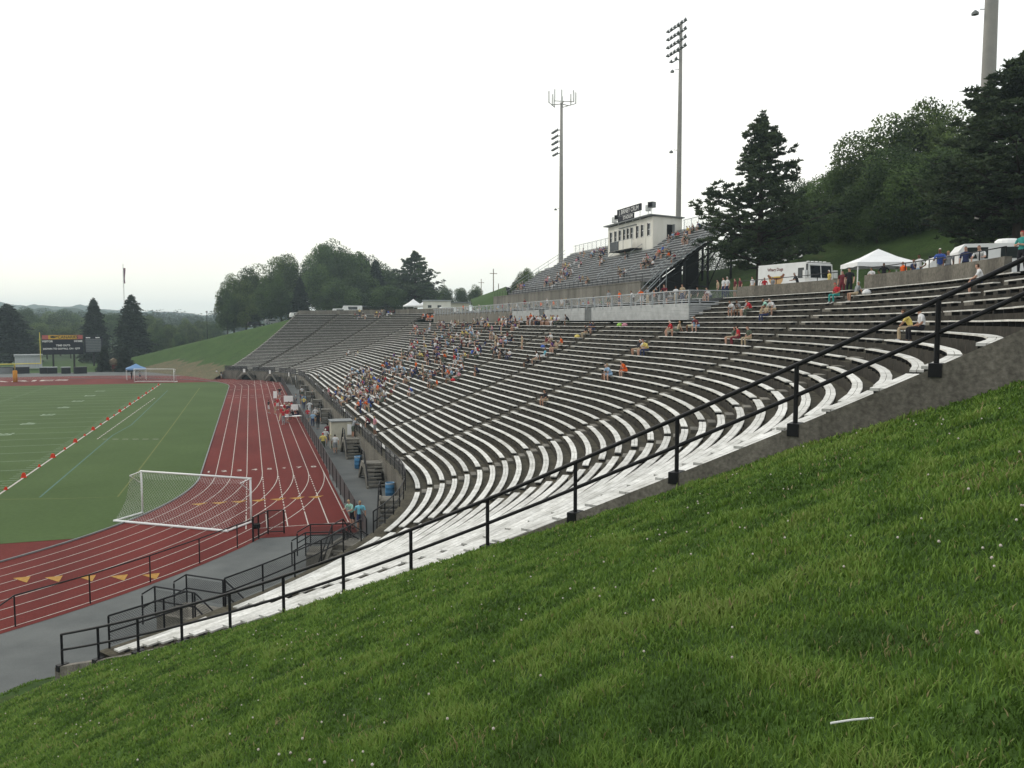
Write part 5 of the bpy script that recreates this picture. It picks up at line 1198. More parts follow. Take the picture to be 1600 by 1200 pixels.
bl = [(1300, 330, 396, 90, 74, 'bush'), (1345, 322, 378, 88, 70, 'bush'), (1392, 316, 368, 86, 70, 'bush'), (1420, 300, 362, 84, 90, 'vine'), (1445, 302, 358, 84, 84, 'bush'), (1490, 296, 350, 82, 84, 'bush'), (1540, 285, 345, 80, 96, 'bush'), (1592, 275, 338, 78, 110, 'bush'), (1262, 345, 410, 92, 60, 'bush'), (1230, 356, 420, 94, 60, 'bush'), (1078, 386, 446, 106, 60, 'bush'), (1105, 378, 440, 110, 70, 'bush'), (1138, 372, 440, 108, 70, 'bush'), (1168, 368, 446, 100, 60, 'bush'), (1370, 320, 380, 84, 80, 'bush')]
BLb = ['right of the food truck roof', 'left behind the white canopy', 'right behind the white canopy', 'bright green, vine-covered, in the middle of the slope', 'left over the lower white van', 'over the lower white van', 'over the domed camper', 'at the right edge over the campers', 'above the food truck cab', 'above the food truck tail', 'leftmost, behind the grandstand legs', 'second from left, behind the grandstand legs', 'third from left, behind the grandstand legs', 'left of the big open pine trunk', 'higher up the slope above the canopy']
for i, (x_, yt, yb, d_, w_, k_) in enumerate(bl): tree(k_, x_, yt, yb, d_, w_, 'dense shrub on the hill '+BLb[i], i, 'shrubs at the foot of the wooded hill')
# distant woods: a nearer belt of crowns and two canopy ridges
r_ = np.random.default_rng(5); Vs = []; Ts = []
tm = VAR['oak'][0][0]; nv = len(tm.vertices); co = np.empty(nv*3, dtype=np.float32); tm.vertices.foreach_get('co', co); co = co.reshape(-1, 4, 3)
tt = np.empty(len(tm.polygons), dtype=np.float32); tm.attributes['tint'].data.foreach_get('value', tt)
for i in range(170):
    sel = r_.choice(len(co), 1300, replace=False); az_ = radians(r_.uniform(-26, 27)); D = r_.uniform(450, 800)
    h = r_.uniform(10, 15)+max(0, (D-420))*.008+(2 if az_ < radians(0) else -3); s = h*r_.uniform(.9, 1.2); c = co[sel]; cc = c.mean(1, keepdims=True); c = cc+(c-cc)*2.6
    P = c*np.array([s, s, h])+np.array([D*sin(az_), D*cos(az_), -1+(D-420)*.012]); Vs.append(P); Ts.append(np.clip(tt[sel]+r_.uniform(-.2, .2), 0, 1))
V = np.concatenate(Vs); me = np_mesh('distant_trees', V, np.arange(len(V)*4).astype(np.int32), np.full(len(V), 4), M['farleaf'], np.concatenate(Ts)); o = bpy.data.objects.new('distant_trees', me); COL.objects.link(o); tag(o, 'hazy belt of distant woodland beyond the scoreboard', 'woodland', kind='stuff')
def ridge(name, D, prof, amp, lump, depth=160):
    mb = MB(); na = 560; nr_ = 9
    for i in range(na):
        a = -62+124*i/(na-1); px = 800+1296*math.tan(radians(max(-70, min(70, a-17.56))))
        y = np.interp(px, [p[0] for p in prof], [p[1] for p in prof]); top = H+(505-y)*D/1296*cos(radians(a-17.56))**0
        for j in range(nr_):
            t = j/(nr_-1); rr_ = D+(t-.6)*depth; x_, y_ = rr_*sin(radians(a)), rr_*cos(radians(a))
            z = -1+(top+1-amp*.5)*smooth(t/.6) if t < .6 else top-amp*.5-(t-.6)*10
            vd_, _p = mnoise.voronoi(Vector((x_/lump, y_/lump, 0))); z += amp*(.8-min(vd_[0], .8))*(.4 if t == 0 else 1)+amp*.6*mnoise.noise(Vector((x_/lump/4, y_/lump/4, 1))); mb.v.append((x_, y_, z))
    for i in range(na-1):
        for j in range(nr_-1): mb.f.append((i*nr_+j, i*nr_+j+1, (i+1)*nr_+j+1, (i+1)*nr_+j)); mb.m.append(0)
    o = mb.build(name, M['farwood']); return o
o = ridge('wooded_ridge', 1050, [(-400, 482), (0, 484), (60, 483), (150, 486), (230, 492), (300, 497), (420, 499), (760, 490), (1700, 480)], 9, 17); tag(o, 'wooded ridge in the middle distance', 'ridge'); o['kind'] = 'structure'
o = ridge('far_wooded_ridge', 1900, [(-400, 478), (0, 477), (70, 480), (130, 479), (200, 486), (300, 491), (340, 492), (760, 487), (1700, 478)], 11, 26, 300); tag(o, 'hazy wooded ridge on the horizon', 'ridge'); o['kind'] = 'structure'
# ------------------------------------------------------------------ people
def person_mesh(J, fem=False, longp=False, seed=0):
    """J: joint dict -> one continuous skinned body; slots: skin, shirt, trousers, hair, shoes"""
    names = list(J.keys()); R = dict(pelvis=(.135, .115), belly=(.125, .105), chest=(.15, .115), neckb=(.075, .07), neck=(.052, .055), head=(.078, .092), crown=(.052, .066))
    E = [('pelvis', 'belly'), ('belly', 'chest'), ('chest', 'neckb'), ('neckb', 'neck'), ('neck', 'head'), ('head', 'crown')]
    for s in 'lr':
        E += [('chest', 'sh'+s), ('sh'+s, 'el'+s), ('el'+s, 'wr'+s), ('wr'+s, 'ha'+s), ('pelvis', 'hp'+s), ('hp'+s, 'kn'+s), ('kn'+s, 'an'+s), ('an'+s, 'to'+s)]
        R.update({'sh'+s: (.06, .06), 'el'+s: (.042, .042), 'wr'+s: (.03, .03), 'ha'+s: (.034, .02), 'hp'+s: (.095, .095), 'kn'+s: (.062, .062), 'an'+s: (.042, .045), 'to'+s: (.042, .03)})
    me = bpy.data.meshes.new('sk'); me.from_pydata([J[n_] for n_ in names], [(names.index(a), names.index(b)) for a, b in E], [])
    o = bpy.data.objects.new('sk', me); COL.objects.link(o); mod = o.modifiers.new('s', 'SKIN'); mod.use_smooth_shade = True; sv = me.skin_vertices[0].data
    for i, n_ in enumerate(names): sv[i].radius = R[n_]; sv[i].use_root = (n_ == 'pelvis')
    o.modifiers.new('ss', 'SUBSURF').levels = 2
    dg = bpy.context.evaluated_depsgraph_get(); dg.update(); out = bpy.data.meshes.new_from_object(o.evaluated_get(dg)); bpy.data.objects.remove(o)
    out.name = 'person'; out.materials.clear()
    for k in range(5): out.materials.append(M['white'])
    jj = {n_: Vector(p) for n_, p in J.items()}; mi = []
    for p in out.polygons:
        c = p.center; best = None
        for a, b in E:
            A, B = jj[a], jj[b]; t = max(0, min(1, (c-A).dot(B-A)/(B-A).length_squared)); dd = (c-(A+(B-A)*t)).length-.5*(R[a][0]*(1-t)+R[b][0]*t)
            if best is None or dd < best[0]: best = (dd, a, b, t)
        _, a, b, t = best; k = 0
        if b in ('belly', 'chest', 'neckb', 'shl', 'shr'): k = 1
        if b == 'belly' and t < .3: k = 2
        if b[:2] == 'el' and t < .75: k = 1
        if b[:2] == 'hp': k = 2
        if b[:2] == 'kn': k = 2 if (longp or t < .9) else 0
        if b[:2] == 'an' and longp and t < .92: k = 2
        if b[:2] == 'to': k = 4
        if b in ('head', 'crown') or (b == 'neck' and t > .8):
            fwd = jj['facedir']-jj['head'] if 'facedir' in jj else None
            loc = c-jj['head']; 
            if b == 'crown' and t > .35 or loc.y < -.015*(1) and loc.z > -.06: k = 3
            if fem and loc.y < .01 and b != 'neck': k = 3
        mi.append(k)
    out.polygons.foreach_set('material_index', mi); return out
def sit(lean=.12, knee=.13, arm='knees', twist=0.0, h=1.0):
    c = lean; J = dict(pelvis=(0, 0, .11), belly=(0, .02+c*.3, .24), chest=(twist*.05, .03+c, .42), neckb=(twist*.06, .03+c*1.3, .545), neck=(twist*.08, .04+c*1.4, .60), head=(twist*.1, .07+c*1.5, .69), crown=(twist*.1, .055+c*1.5, .80))
    for s, g in (('l', -1), ('r', 1)):
        J['sh'+s] = (g*.185, .02+c*1.1, .49); J['hp'+s] = (g*.10, .06, .09); J['kn'+s] = (g*knee, .47, .09); J['an'+s] = (g*knee*.9, .44+.03*g*twist, -.34); J['to'+s] = (g*knee, .60, -.38)
        if arm == 'knees': J['el'+s] = (g*.23, .17+c, .26); J['wr'+s] = (g*.14, .40, .19); J['ha'+s] = (g*.12, .46, .17)
        elif arm == 'lap': J['el'+s] = (g*.24, .06+c, .24); J['wr'+s] = (g*.09, .24+c*.3, .17); J['ha'+s] = (g*.04, .29+c*.3, .16)
        elif arm == 'chin': J['el'+s] = (g*.17, .36, .20); J['wr'+s] = (g*.07, .32+c*.5, .42); J['ha'+s] = (g*.03, .31+c*.5, .48)
        elif arm == 'back': J['el'+s] = (g*.27, -.12, .28); J['wr'+s] = (g*.26, -.22, .06); J['ha'+s] = (g*.26, -.24, .02)
        elif arm == 'cross': J['el'+s] = (g*.24, .13+c, .29); J['wr'+s] = (-g*.02, .24+c, .33); J['ha'+s] = (-g*.09, .22+c, .33)
    return J
def stand(stride=0.0, arm='down', lean=0.0):
    c = lean; J = dict(pelvis=(0, 0, .94), belly=(0, .01+c*.3, 1.08), chest=(0, .02+c, 1.27), neckb=(0, .01+c*1.3, 1.42), neck=(0, .02+c*1.4, 1.48), head=(0, .05+c*1.5, 1.57), crown=(0, .035+c*1.5, 1.675))
    for s, g in (('l', -1), ('r', 1)):
        f = stride*g; J['sh'+s] = (g*.19, .01+c, 1.36); J['hp'+s] = (g*.095, 0, .90); J['kn'+s] = (g*.10, .03+f*.6, .50); J['an'+s] = (g*.10, f*1.1-(.05 if f < 0 else 0), .09+(.05 if f < 0 else 0)); J['to'+s] = (g*.115, f*1.1+.14, .035)
        if arm == 'down': J['el'+s] = (g*.25, -.02-f*.5+c*.6, 1.10); J['wr'+s] = (g*.25, .05-f*.9+c*.5, .86); J['ha'+s] = (g*.24, .08-f*1.0+c*.5, .77)
        elif arm == 'hips': J['el'+s] = (g*.36, -.03, 1.14); J['wr'+s] = (g*.19, .05, 1.0); J['ha'+s] = (g*.15, .08, .97)
        elif arm == 'fold': J['el'+s] = (g*.25, .08, 1.12); J['wr'+s] = (-g*.0, .22, 1.16); J['ha'+s] = (-g*.08, .21, 1.17)
        elif arm == 'rail': J['el'+s] = (g*.25, .14+c, 1.12); J['wr'+s] = (g*.2, .36+c, 1.10); J['ha'+s] = (g*.2, .42+c, 1.10)
    return J
SITV = [person_mesh(sit(.10, .13, 'knees')), person_mesh(sit(.02, .09, 'lap'), True), person_mesh(sit(.24, .17, 'chin')), person_mesh(sit(.18, .15, 'knees', 1), longp=True), person_mesh(sit(-.08, .12, 'back', -1)), person_mesh(sit(.05, .07, 'cross'), True), person_mesh(sit(.30, .19, 'knees')), person_mesh(sit(.05, .14, 'lap', 1), longp=True)]
STDV = [person_mesh(stand(0.02, 'down')), person_mesh(stand(.02, 'hips')), person_mesh(stand(.03, 'fold'), True, True), person_mesh(stand(.2, 'down'), longp=True), person_mesh(stand(.18, 'down', .04), True), person_mesh(stand(.0, 'rail', .16)), person_mesh(stand(.02, 'down'), longp=True)]
def flatmat(name, c, rough=.8): return mat(name, c, tuple(x*.75 for x in c), 9, rough=rough, detail=2)
SH = dict(white=(.66, .66, .66), grey=(.28, .29, .30), navy=(.03, .04, .10), red=(.45, .03, .04), orange=(.70, .12, .02), black=(.02, .02, .025), lightblue=(.30, .45, .62), yellow=(.65, .52, .15), pink=(.55, .25, .30), green=(.06, .20, .12), maroon=(.16, .03, .04), purple=(.12, .06, .20), tan=(.42, .33, .22), teal=(.05, .30, .27), blue=(.06, .12, .42), cream=(.62, .56, .36), olive=(.09, .11, .08), lime=(.30, .55, .10), mint=(.32, .55, .45), cyan=(.18, .50, .62))
SHM = {k: flatmat(k+'_cloth', c) for k, c in SH.items()}
SKN = [flatmat('skin_light', (.50, .30, .22), .6), flatmat('skin_tan', (.38, .21, .14), .6), flatmat('skin_brown', (.17, .09, .055), .6)]
HR = dict(brown=(.07, .04, .025), black=(.012, .01, .01), blond=(.42, .30, .14), grey=(.35, .34, .33)); HRM = {k: flatmat(k+'_hair', c) for k, c in HR.items()}; HRM['white cap'] = flatmat('cap_white', (.7, .68, .62)); HRM['red cap'] = flatmat('cap_red', (.4, .04, .04))
SHOE = [flatmat('shoe_white', (.55, .55, .55)), flatmat('shoe_dark', (.03, .03, .03))]
NAMEC = dict(lightblue='light blue', cyan='bright blue')
PEOPLE = []; LAB = set()
def person(pos, rz, pose, shirt, pants, hair=None, skin=None, scale=1.0, lab=None, where='', v=None, group=None):
    PEOPLE.append(dict(pos=Vector(pos), rz=rz, pose=pose, shirt=shirt, pants=pants, hair=hair or random.choice(['brown', 'brown', 'black', 'blond', 'grey', 'white cap']), skin=random.choice([0, 0, 0, 1, 1, 2]) if skin is None else skin, scale=scale*random.uniform(.95, 1.04), lab=lab, where=where, v=v, group=group))
def blockname(u):
    b = sum(1 for a in AISLES if a < u)
    return ['between wall and nearest aisle', 'past the nearest aisle', 'on the near bend', 'at the near bend end'][b] if b < 4 else ('straight block %s' % ORD[b-3] if b < 11 else 'far bend block %s' % ORD[b-10])
TAKEN = set()
def seat_person(x, y, shirt, pants='tan', pose='sit', **k):
    r = seat(x, y)
    if not r: return
    _, n, u = r; n = int(round(n)); 
    if 4 < u < SL and n > 32: n = 32
    n = max(0, min(37, n)); R = R1+TR*n
    # keep out of the aisles, one person per half metre
    for a in AISLES:
        if pose == 'sit' and abs((u-a)*(1 if 0 <= u <= SL else radians(R))) < .75: u = shift(a, R, .9)
    key = (n, round((u if 0 <= u <= SL else (u if u < 0 else u-SL)*radians(1)*R+(0 if u < 0 else SL))/.5)); t = 0
    while key in TAKEN and t < 5: u = shift(u, R, .52); key = (n, key[1]+1); t += 1
    TAKEN.add(key)
    c, nn = pt(u, R); z = zrow(n); rz = atan2(-nn.y, -nn.x)-pi/2+random.uniform(-.35, .35)
    if pose == 'sit': pos = (c.x, c.y, z+.0); 
    else: pos = (c.x-nn.x*.33, c.y-nn.y*.33, (zrow(n-1) if n else 1.8)-.17-.0); 
    person(pos, rz, pose, shirt, pants, where='on the %s bench up, %s' % (ORD[n+1], blockname(u)), group='spectators on the white benches', **k)
# hand-placed spectators on the right half: (x, y, shirt, trousers, hair, label)
for a in [(1436, 511, 'yellow', 'tan', 'brown', 'boy in yellow shirt sitting beside a person in white near the lawn rail'), (1452, 512, 'white', 'black', 'brown', 'person in white shirt and black shorts bent forward behind the lawn rail'),
          (1546, 438, 'white', 'navy', 'brown', 'large man in white polo and navy shorts alone on the top bench'), (1322, 464, 'red', 'teal', 'red cap', 'person in red cap seated on the top bench by the rim gap'), (1335, 463, 'grey', 'tan', 'grey', 'grey-haired person with outstretched legs on the top bench by the gap'),
          (1196, 488, 'mint', 'tan', 'brown', 'person in mint shirt sitting below the food truck'), (1202, 492, 'tan', 'navy', 'black', 'dark-haired child between two adults below the food truck'), (1208, 487, 'white', 'tan', 'grey', 'grey-haired person in white sitting below the food truck'),
          (1144, 490, 'white', 'grey', 'brown', 'person in white shirt and grey trousers near the platform corner'), (1152, 490, 'grey', 'tan', 'brown', 'person in grey leaning forward near the platform corner'), (1165, 488, 'grey', 'white', 'brown', 'person in grey shirt next to one in red near the platform'), (1173, 487, 'red', 'olive', 'brown', 'person in bright red shirt near the platform corner'),
          (1081, 512, 'lightblue', 'cream', 'brown', 'person in pale blue left of one in maroon, under the platform corner'), (1091, 511, 'maroon', 'lightblue', 'brown', 'person in maroon top and pale shorts under the platform corner'), (1047, 520, 'red', 'tan', 'white cap', 'person in red shirt and white cap by the platform front'), (1057, 520, 'tan', 'olive', 'blond', 'blond person in khaki by the platform front'),
          (1138, 533, 'olive', 'tan', 'brown', 'person in olive left of the man in red shirt, middle rows'), (1149, 533, 'red', 'maroon', 'black', 'man in bright red shirt leaning forward, middle rows'), (1171, 531, 'olive', 'tan', 'brown', 'man in dark olive shirt sitting apart, middle rows'),
          (995, 549, 'black', 'tan', 'white cap', 'man in black shirt and white cap, upper middle rows'), (1007, 548, 'white', 'tan', 'red cap', 'person in white between a black and a yellow shirt'), (1015, 547, 'yellow', 'navy', 'brown', 'person in yellow shirt, upper middle rows'),
          (951, 586, 'grey', 'grey', 'blond', 'blond person in grey trousers, leftmost of a middle group'), (962, 584, 'lightblue', 'lightblue', 'grey', 'person in pale blue shirt with denim shorts, middle rows'), (977, 582, 'orange', 'orange', 'brown', 'child in orange at the right of a middle group'), (853, 627, 'black', 'tan', 'brown', 'lone brown-haired person in a black top, centre of the stand'),
          (849, 562, 'white', 'tan', 'brown', 'person in white with legs stretched, centre rows'), (855, 561, 'cyan', 'white', 'brown', 'person in bright blue shirt, centre rows'), (825, 569, 'black', 'black', 'black', 'person in black with a white sleeve, centre rows'), (752, 582, 'navy', 'black', 'brown', 'person in navy sitting alone above an aisle'),
          (648, 613, 'blue', 'white', 'brown', 'man in royal blue shirt and white trousers'), (920, 518, 'navy', 'tan', 'black', 'person in navy near the platform wall, left of a pair'), (928, 519, 'black', 'tan', 'black', 'person in black near the platform wall'), (939, 515, 'black', 'navy', 'black', 'person in black with denim trousers near the platform wall'),
          (865, 548, 'tan', 'tan', 'brown', 'bare-armed person in tan, upper centre group'), (858, 536, 'maroon', 'tan', 'brown', 'person in maroon, upper centre group'), (876, 541, 'orange', 'tan', 'brown', 'person in orange-red, upper centre group'), (871, 543, 'purple', 'tan', 'brown', 'person in purple leaning forward, upper centre group'), (862, 532, 'white', 'tan', 'white cap', 'person in white cap, upper centre group'),
          (683, 604, 'orange', 'tan', 'brown', 'person in bright orange shirt right of one in grey'), (675, 602, 'grey', 'olive', 'black', 'person in dark grey beside the bright orange shirt'), (700, 596, 'grey', 'tan', 'blond', 'person in pale grey with a red bag, middle left rows'), (577, 664, 'maroon', 'black', 'brown', 'woman in dark top seated behind the front rail'),
          (639, 597, 'white', 'tan', 'black', 'person in white shirt, left one of a pair'), (632, 597, 'grey', 'tan', 'black', 'person in pale grey shirt, right beside a pair'), (623, 604, 'grey', 'grey', 'grey', 'person in grey sitting sideways in the lower left rows'), (545, 552, 'white', 'white', 'brown', 'lone person in white on the bend, upper pair'), (562, 553, 'cream', 'white', 'brown', 'lone person in cream on the bend, upper pair'), (498, 590, 'white', 'black', 'brown', 'lone person in white near the far bend front')]:
    seat_person(a[0], a[1], a[2], a[3], hair=a[4], lab=a[5])
# the crowd: clusters read off the photograph (cx, cy, rx, ry, count)
cl = [(535, 622, 26, 9, 17), (560, 612, 30, 12, 20), (585, 600, 24, 16, 20), (565, 588, 20, 12, 14), (575, 632, 22, 9, 10), (600, 622, 14, 8, 7), (612, 572, 20, 14, 12), (625, 585, 14, 8, 6), (640, 553, 22, 9, 9), (655, 540, 18, 10, 8), (668, 582, 22, 9, 11), (683, 556, 26, 14, 15), (712, 583, 18, 8, 9),
      (700, 533, 26, 10, 12), (655, 517, 20, 7, 10), (708, 511, 24, 8, 14), (735, 548, 24, 12, 12), (745, 524, 26, 9, 11), (765, 505, 28, 7, 14), (800, 512, 22, 8, 8), (795, 548, 22, 9, 6), (830, 502, 40, 5, 16), (780, 534, 20, 8, 7), (872, 502, 22, 4, 7), (672, 497, 10, 5, 7), (610, 492, 24, 4, 7), (560, 494, 18, 3, 4)]
cols = ['white', 'white', 'white', 'white', 'grey', 'grey', 'grey', 'navy', 'navy', 'red', 'black', 'black', 'black', 'lightblue', 'yellow', 'pink', 'maroon', 'maroon', 'tan', 'tan', 'olive', 'olive', 'purple', 'blue', 'white', 'orange']
pcs = ['tan', 'navy', 'navy', 'black', 'black', 'grey', 'olive', 'white', 'olive']
for cx, cy, rx, ry, c_ in cl:
    for i in range(int(c_*1.35)):
        a = random.uniform(0, 2*pi); q_ = sqrt(random.random()); x_ = cx+cos(a)*rx*q_; y_ = cy+sin(a)*ry*q_
        cc_ = 'orange' if (cx == 672 and random.random() < .8) else random.choice(cols)
        seat_person(x_, y_, cc_, random.choice(pcs), 'sit' if random.random() < .88 else 'stand')
for x_, y_, s_1, p_ in ((573, 640, 'blue', 'navy'), (597, 672, 'pink', 'grey'), (719, 568, 'red', 'white'), (717, 566, 'lightblue', 'lightblue'), (729, 572, 'grey', 'olive'), (817, 543, 'tan', 'tan'), (571, 590, 'blue', 'white')): seat_person(x_, y_, s_1, p_, 'stand')
# people standing elsewhere: walkway, track
def ground_person(x, y, shirt, pants, hair, lab, rz=0.0, v=0, z=-.03, scale=1.0, seatz=None):
    p = at_z(x, y, z); person((p.x, p.y, z if seatz is None else seatz), rz, 'stand' if seatz is None else 'sit', shirt, pants, hair, lab=lab, v=v, scale=scale, group='people on the walkway and track')
for a in [(551, 826, 'mint', 'black', 'blond', 'blond woman in pale sleeveless top leaning on the rail', 2.2, 5), (563, 832, 'cyan', 'navy', 'blond', 'blond woman in bright blue shirt and navy shorts', 3.0, 4), (509, 698, 'white', 'grey', 'white cap', 'man in white tee and cap on the walkway', .0, 3), (505, 708, 'yellow', 'olive', 'red cap', 'person in yellow shirt with dark backpack on the walkway', .1, 3), (520, 703, 'cream', 'olive', 'white cap', 'man in cream shirt and cap on the walkway', 0, 3), (524, 709, 'white', 'grey', 'black', 'child in white with shoulder bag at the rear of the walking group', 0, 4),
          (481, 661, 'red', 'grey', 'black', 'woman in red shirt at the left of three walkers', 0, 4), (489, 668, 'lightblue', 'navy', 'grey', 'person in light blue between the red and black walkers', 0, 3), (497, 671, 'black', 'black', 'black', 'person all in black, right of three walkers', 0, 3), (475, 641, 'yellow', 'navy', 'brown', 'man in yellow shirt and blue shorts on the walkway', 0, 3), (484, 648, 'white', 'white', 'black', 'person in white tee behind the yellow shirt', .2, 3), (463, 634, 'grey', 'navy', 'brown', 'person in pale grey standing by the black fence', 1.4, 0), (472, 622, 'white', 'olive', 'black', 'man in white shirt near the far stairs', .5, 1),
          (488, 627, 'red', 'grey', 'brown', 'person in red shirt on the far part of the walkway', 3.0, 1), (477, 607, 'black', 'tan', 'white cap', 'person in black and white cap by the far stairs', 3.0, 2), (500, 655, 'olive', 'black', 'black', 'dark-clothed person leaning near the third stairs', 1.5, 2),
          (420, 646, 'black', 'white', 'black', 'official in black shirt and white shorts on the track', -1.2, 0), (430, 648, 'red', 'tan', 'black', 'official in red shirt and khaki shorts beside the black shirt', -1.2, 1), (440, 658, 'red', 'cream', 'brown', 'official in red shirt walking on the track', 2.4, 3), (449, 661, 'red', 'white', 'black', 'official in red shirt and white shorts by the table', -.9, 1), (445, 651, 'red', 'tan', 'white cap', 'official in red shirt and pale cap between the two tables', 1.0, 2), (434, 641, 'red', 'white', 'blond', 'blond official in red shirt behind the others on the track', 2.5, 0), (456, 648, 'red', 'navy', 'brown', 'official in red shirt and dark trousers by the fence', -2.0, 1), (443, 664, 'red', 'grey', 'black', 'nearest official in red shirt and grey shorts on the track', .4, 2),
          (493, 660, 'white', 'tan', 'grey', 'grey-haired person in white behind the three walkers', .2, 3), (512, 690, 'maroon', 'navy', 'black', 'person in maroon ahead of the walking group', .1, 3), (470, 634, 'navy', 'tan', 'black', 'person in navy by the fourth stairs', 1.3, 0), (437, 623, 'black', 'grey', 'brown', 'lone person in black farther down the track', 3.0, 1),
          (339, 590, 'white', 'black', 'black', 'person in white shirt at the far track corner', 1.0, 0), (346, 592, 'black', 'white', 'black', 'person in black shirt and white shorts at the far track corner', .5, 1), (351, 589, 'lightblue', 'navy', 'grey', 'person in pale blue at the far track corner', 2.0, 0), (206, 593, 'black', 'black', 'brown', 'person in black under the blue canopy', 1.0, 2), (219, 593, 'white', 'navy', 'brown', 'person in white under the blue canopy', 1.0, 1)]:
    ground_person(*a)
for x_, y_, s_1, lab, rz_ in ((459, 657, 'black', 'seated official in black at the track table', .8), (467, 655, 'black', 'seated official in black with white cap at the track table', 1.2), (454, 643, 'tan', 'seated person in tan at the farther track table', 1.2)):
    ground_person(x_, y_, s_1, 'navy', 'white cap' if 'white cap' in lab else 'brown', lab, rz_, 0, -.03, 1, .43)
p = at_z(560+2, 697, 0); person((8.0, 69.5, 1.37), -1.2, 'stand', 'grey', 'olive', 'blond', lab='man in blue-grey shirt standing on the stair landing behind the rail', v=5)
for px_, lab, d_ in ((458, 'white folding table with a white-shirted clutter on the track', 0), (450, 'farther folding table with boxes on the track', 1)):
    p = at_z(px_, 660-18*d_, 0); tb = empty('folding_table', (p.x, p.y, -.02), .2, lab if d_ else 'white folding table where the officials sit on the track', 'table', 'folding tables on the track')
    g = MB(); g.box(-.9, .9, -.38, .38, .70, .74); g.build('tabletop', M['white'], tb)
    for a in (-.8, .8):
        for b_ in (-.3, .3): g = MB(); g.tube((a, b_, 0), (a, b_, .7), .02, 6); g.build('leg', M['galv'], tb)
    g = MB(); g.box(-.5, -.15, -.15, .2, .742, .95); bx = g.build('storage_box', M['wood' if d_ else 'grey']); bx.location = tb.location; bx.rotation_euler = tb.rotation_euler; tag(bx, 'small box on the %s folding table of the track' % ('farther' if d_ else 'nearer'), 'box')
for px_, py_, w_, h_, lab in ((451, 634, 1.25, 1.0, 'white draped board standing by the black fence, farther one'), (462, 648, 1.15, .9, 'white draped board by the fence behind the seated officials'), (430, 628, .5, 1.2, 'small white sign board on the track')):
    p = at_z(px_, py_, 0); wb = empty('white_board', (p.x, p.y, -.02), -.35, lab, 'board', 'white boards on the track'); g = MB(); g.box(-w_/2, w_/2, -.02, .02, .55, .55+h_*.8); g.build('panel', M['white'], wb)
    for a in (-w_/2+.06, w_/2-.06): g = MB(); g.tube((a, 0, 0), (a, .0, .56), .025, 6); g.build('leg', M['galv'], wb)
# platform, concourse, grandstand
PC = ['orange', 'white', 'orange', 'grey', 'black', 'maroon', 'white', 'tan', 'navy', 'red', 'lightblue', 'olive', 'green', 'grey', 'black', 'white']
xs = [968, 990, 1003, 1012, 1030, 1040, 1056, 1066, 928, 920, 912, 905, 941, 951, 890, 878, 866, 855, 846, 838, 828, 820, 812, 803, 795, 786, 778, 770, 760, 750, 741, 732, 724, 716, 1022, 1048, 1090, 1105, 1112, 1078]
for i, x_ in enumerate(xs):
    X = random.uniform(33, 35.5) if i < 8 else random.uniform(33.2, 39.5)
    if x_ > 1070: X = random.uniform(34, 38)
    p = at_x(x_, 470, X)
    if p.y < DY0+.5: continue
    sitp = i > 8 and random.random() < .55
    person((X, p.y, ZD+(.46 if sitp else 0)), random.uniform(.9, 2.2), 'sit' if sitp else 'stand', PC[i % 16], random.choice(pcs), where='on the viewing platform, %s from its %s' % (ORD[i % 20+1], 'open end' if i < 20 else 'middle'), group='people on the viewing platform')
def on_cyl(x, y, R):
    d = ray(x, y); a = d.x**2+d.y**2; ox, oy = -CX, -CY1; b = 2*(ox*d.x+oy*d.y); c = ox*ox+oy*oy-R*R; t = (-b+sqrt(b*b-4*a*c))/(2*a); return CAM+d*t
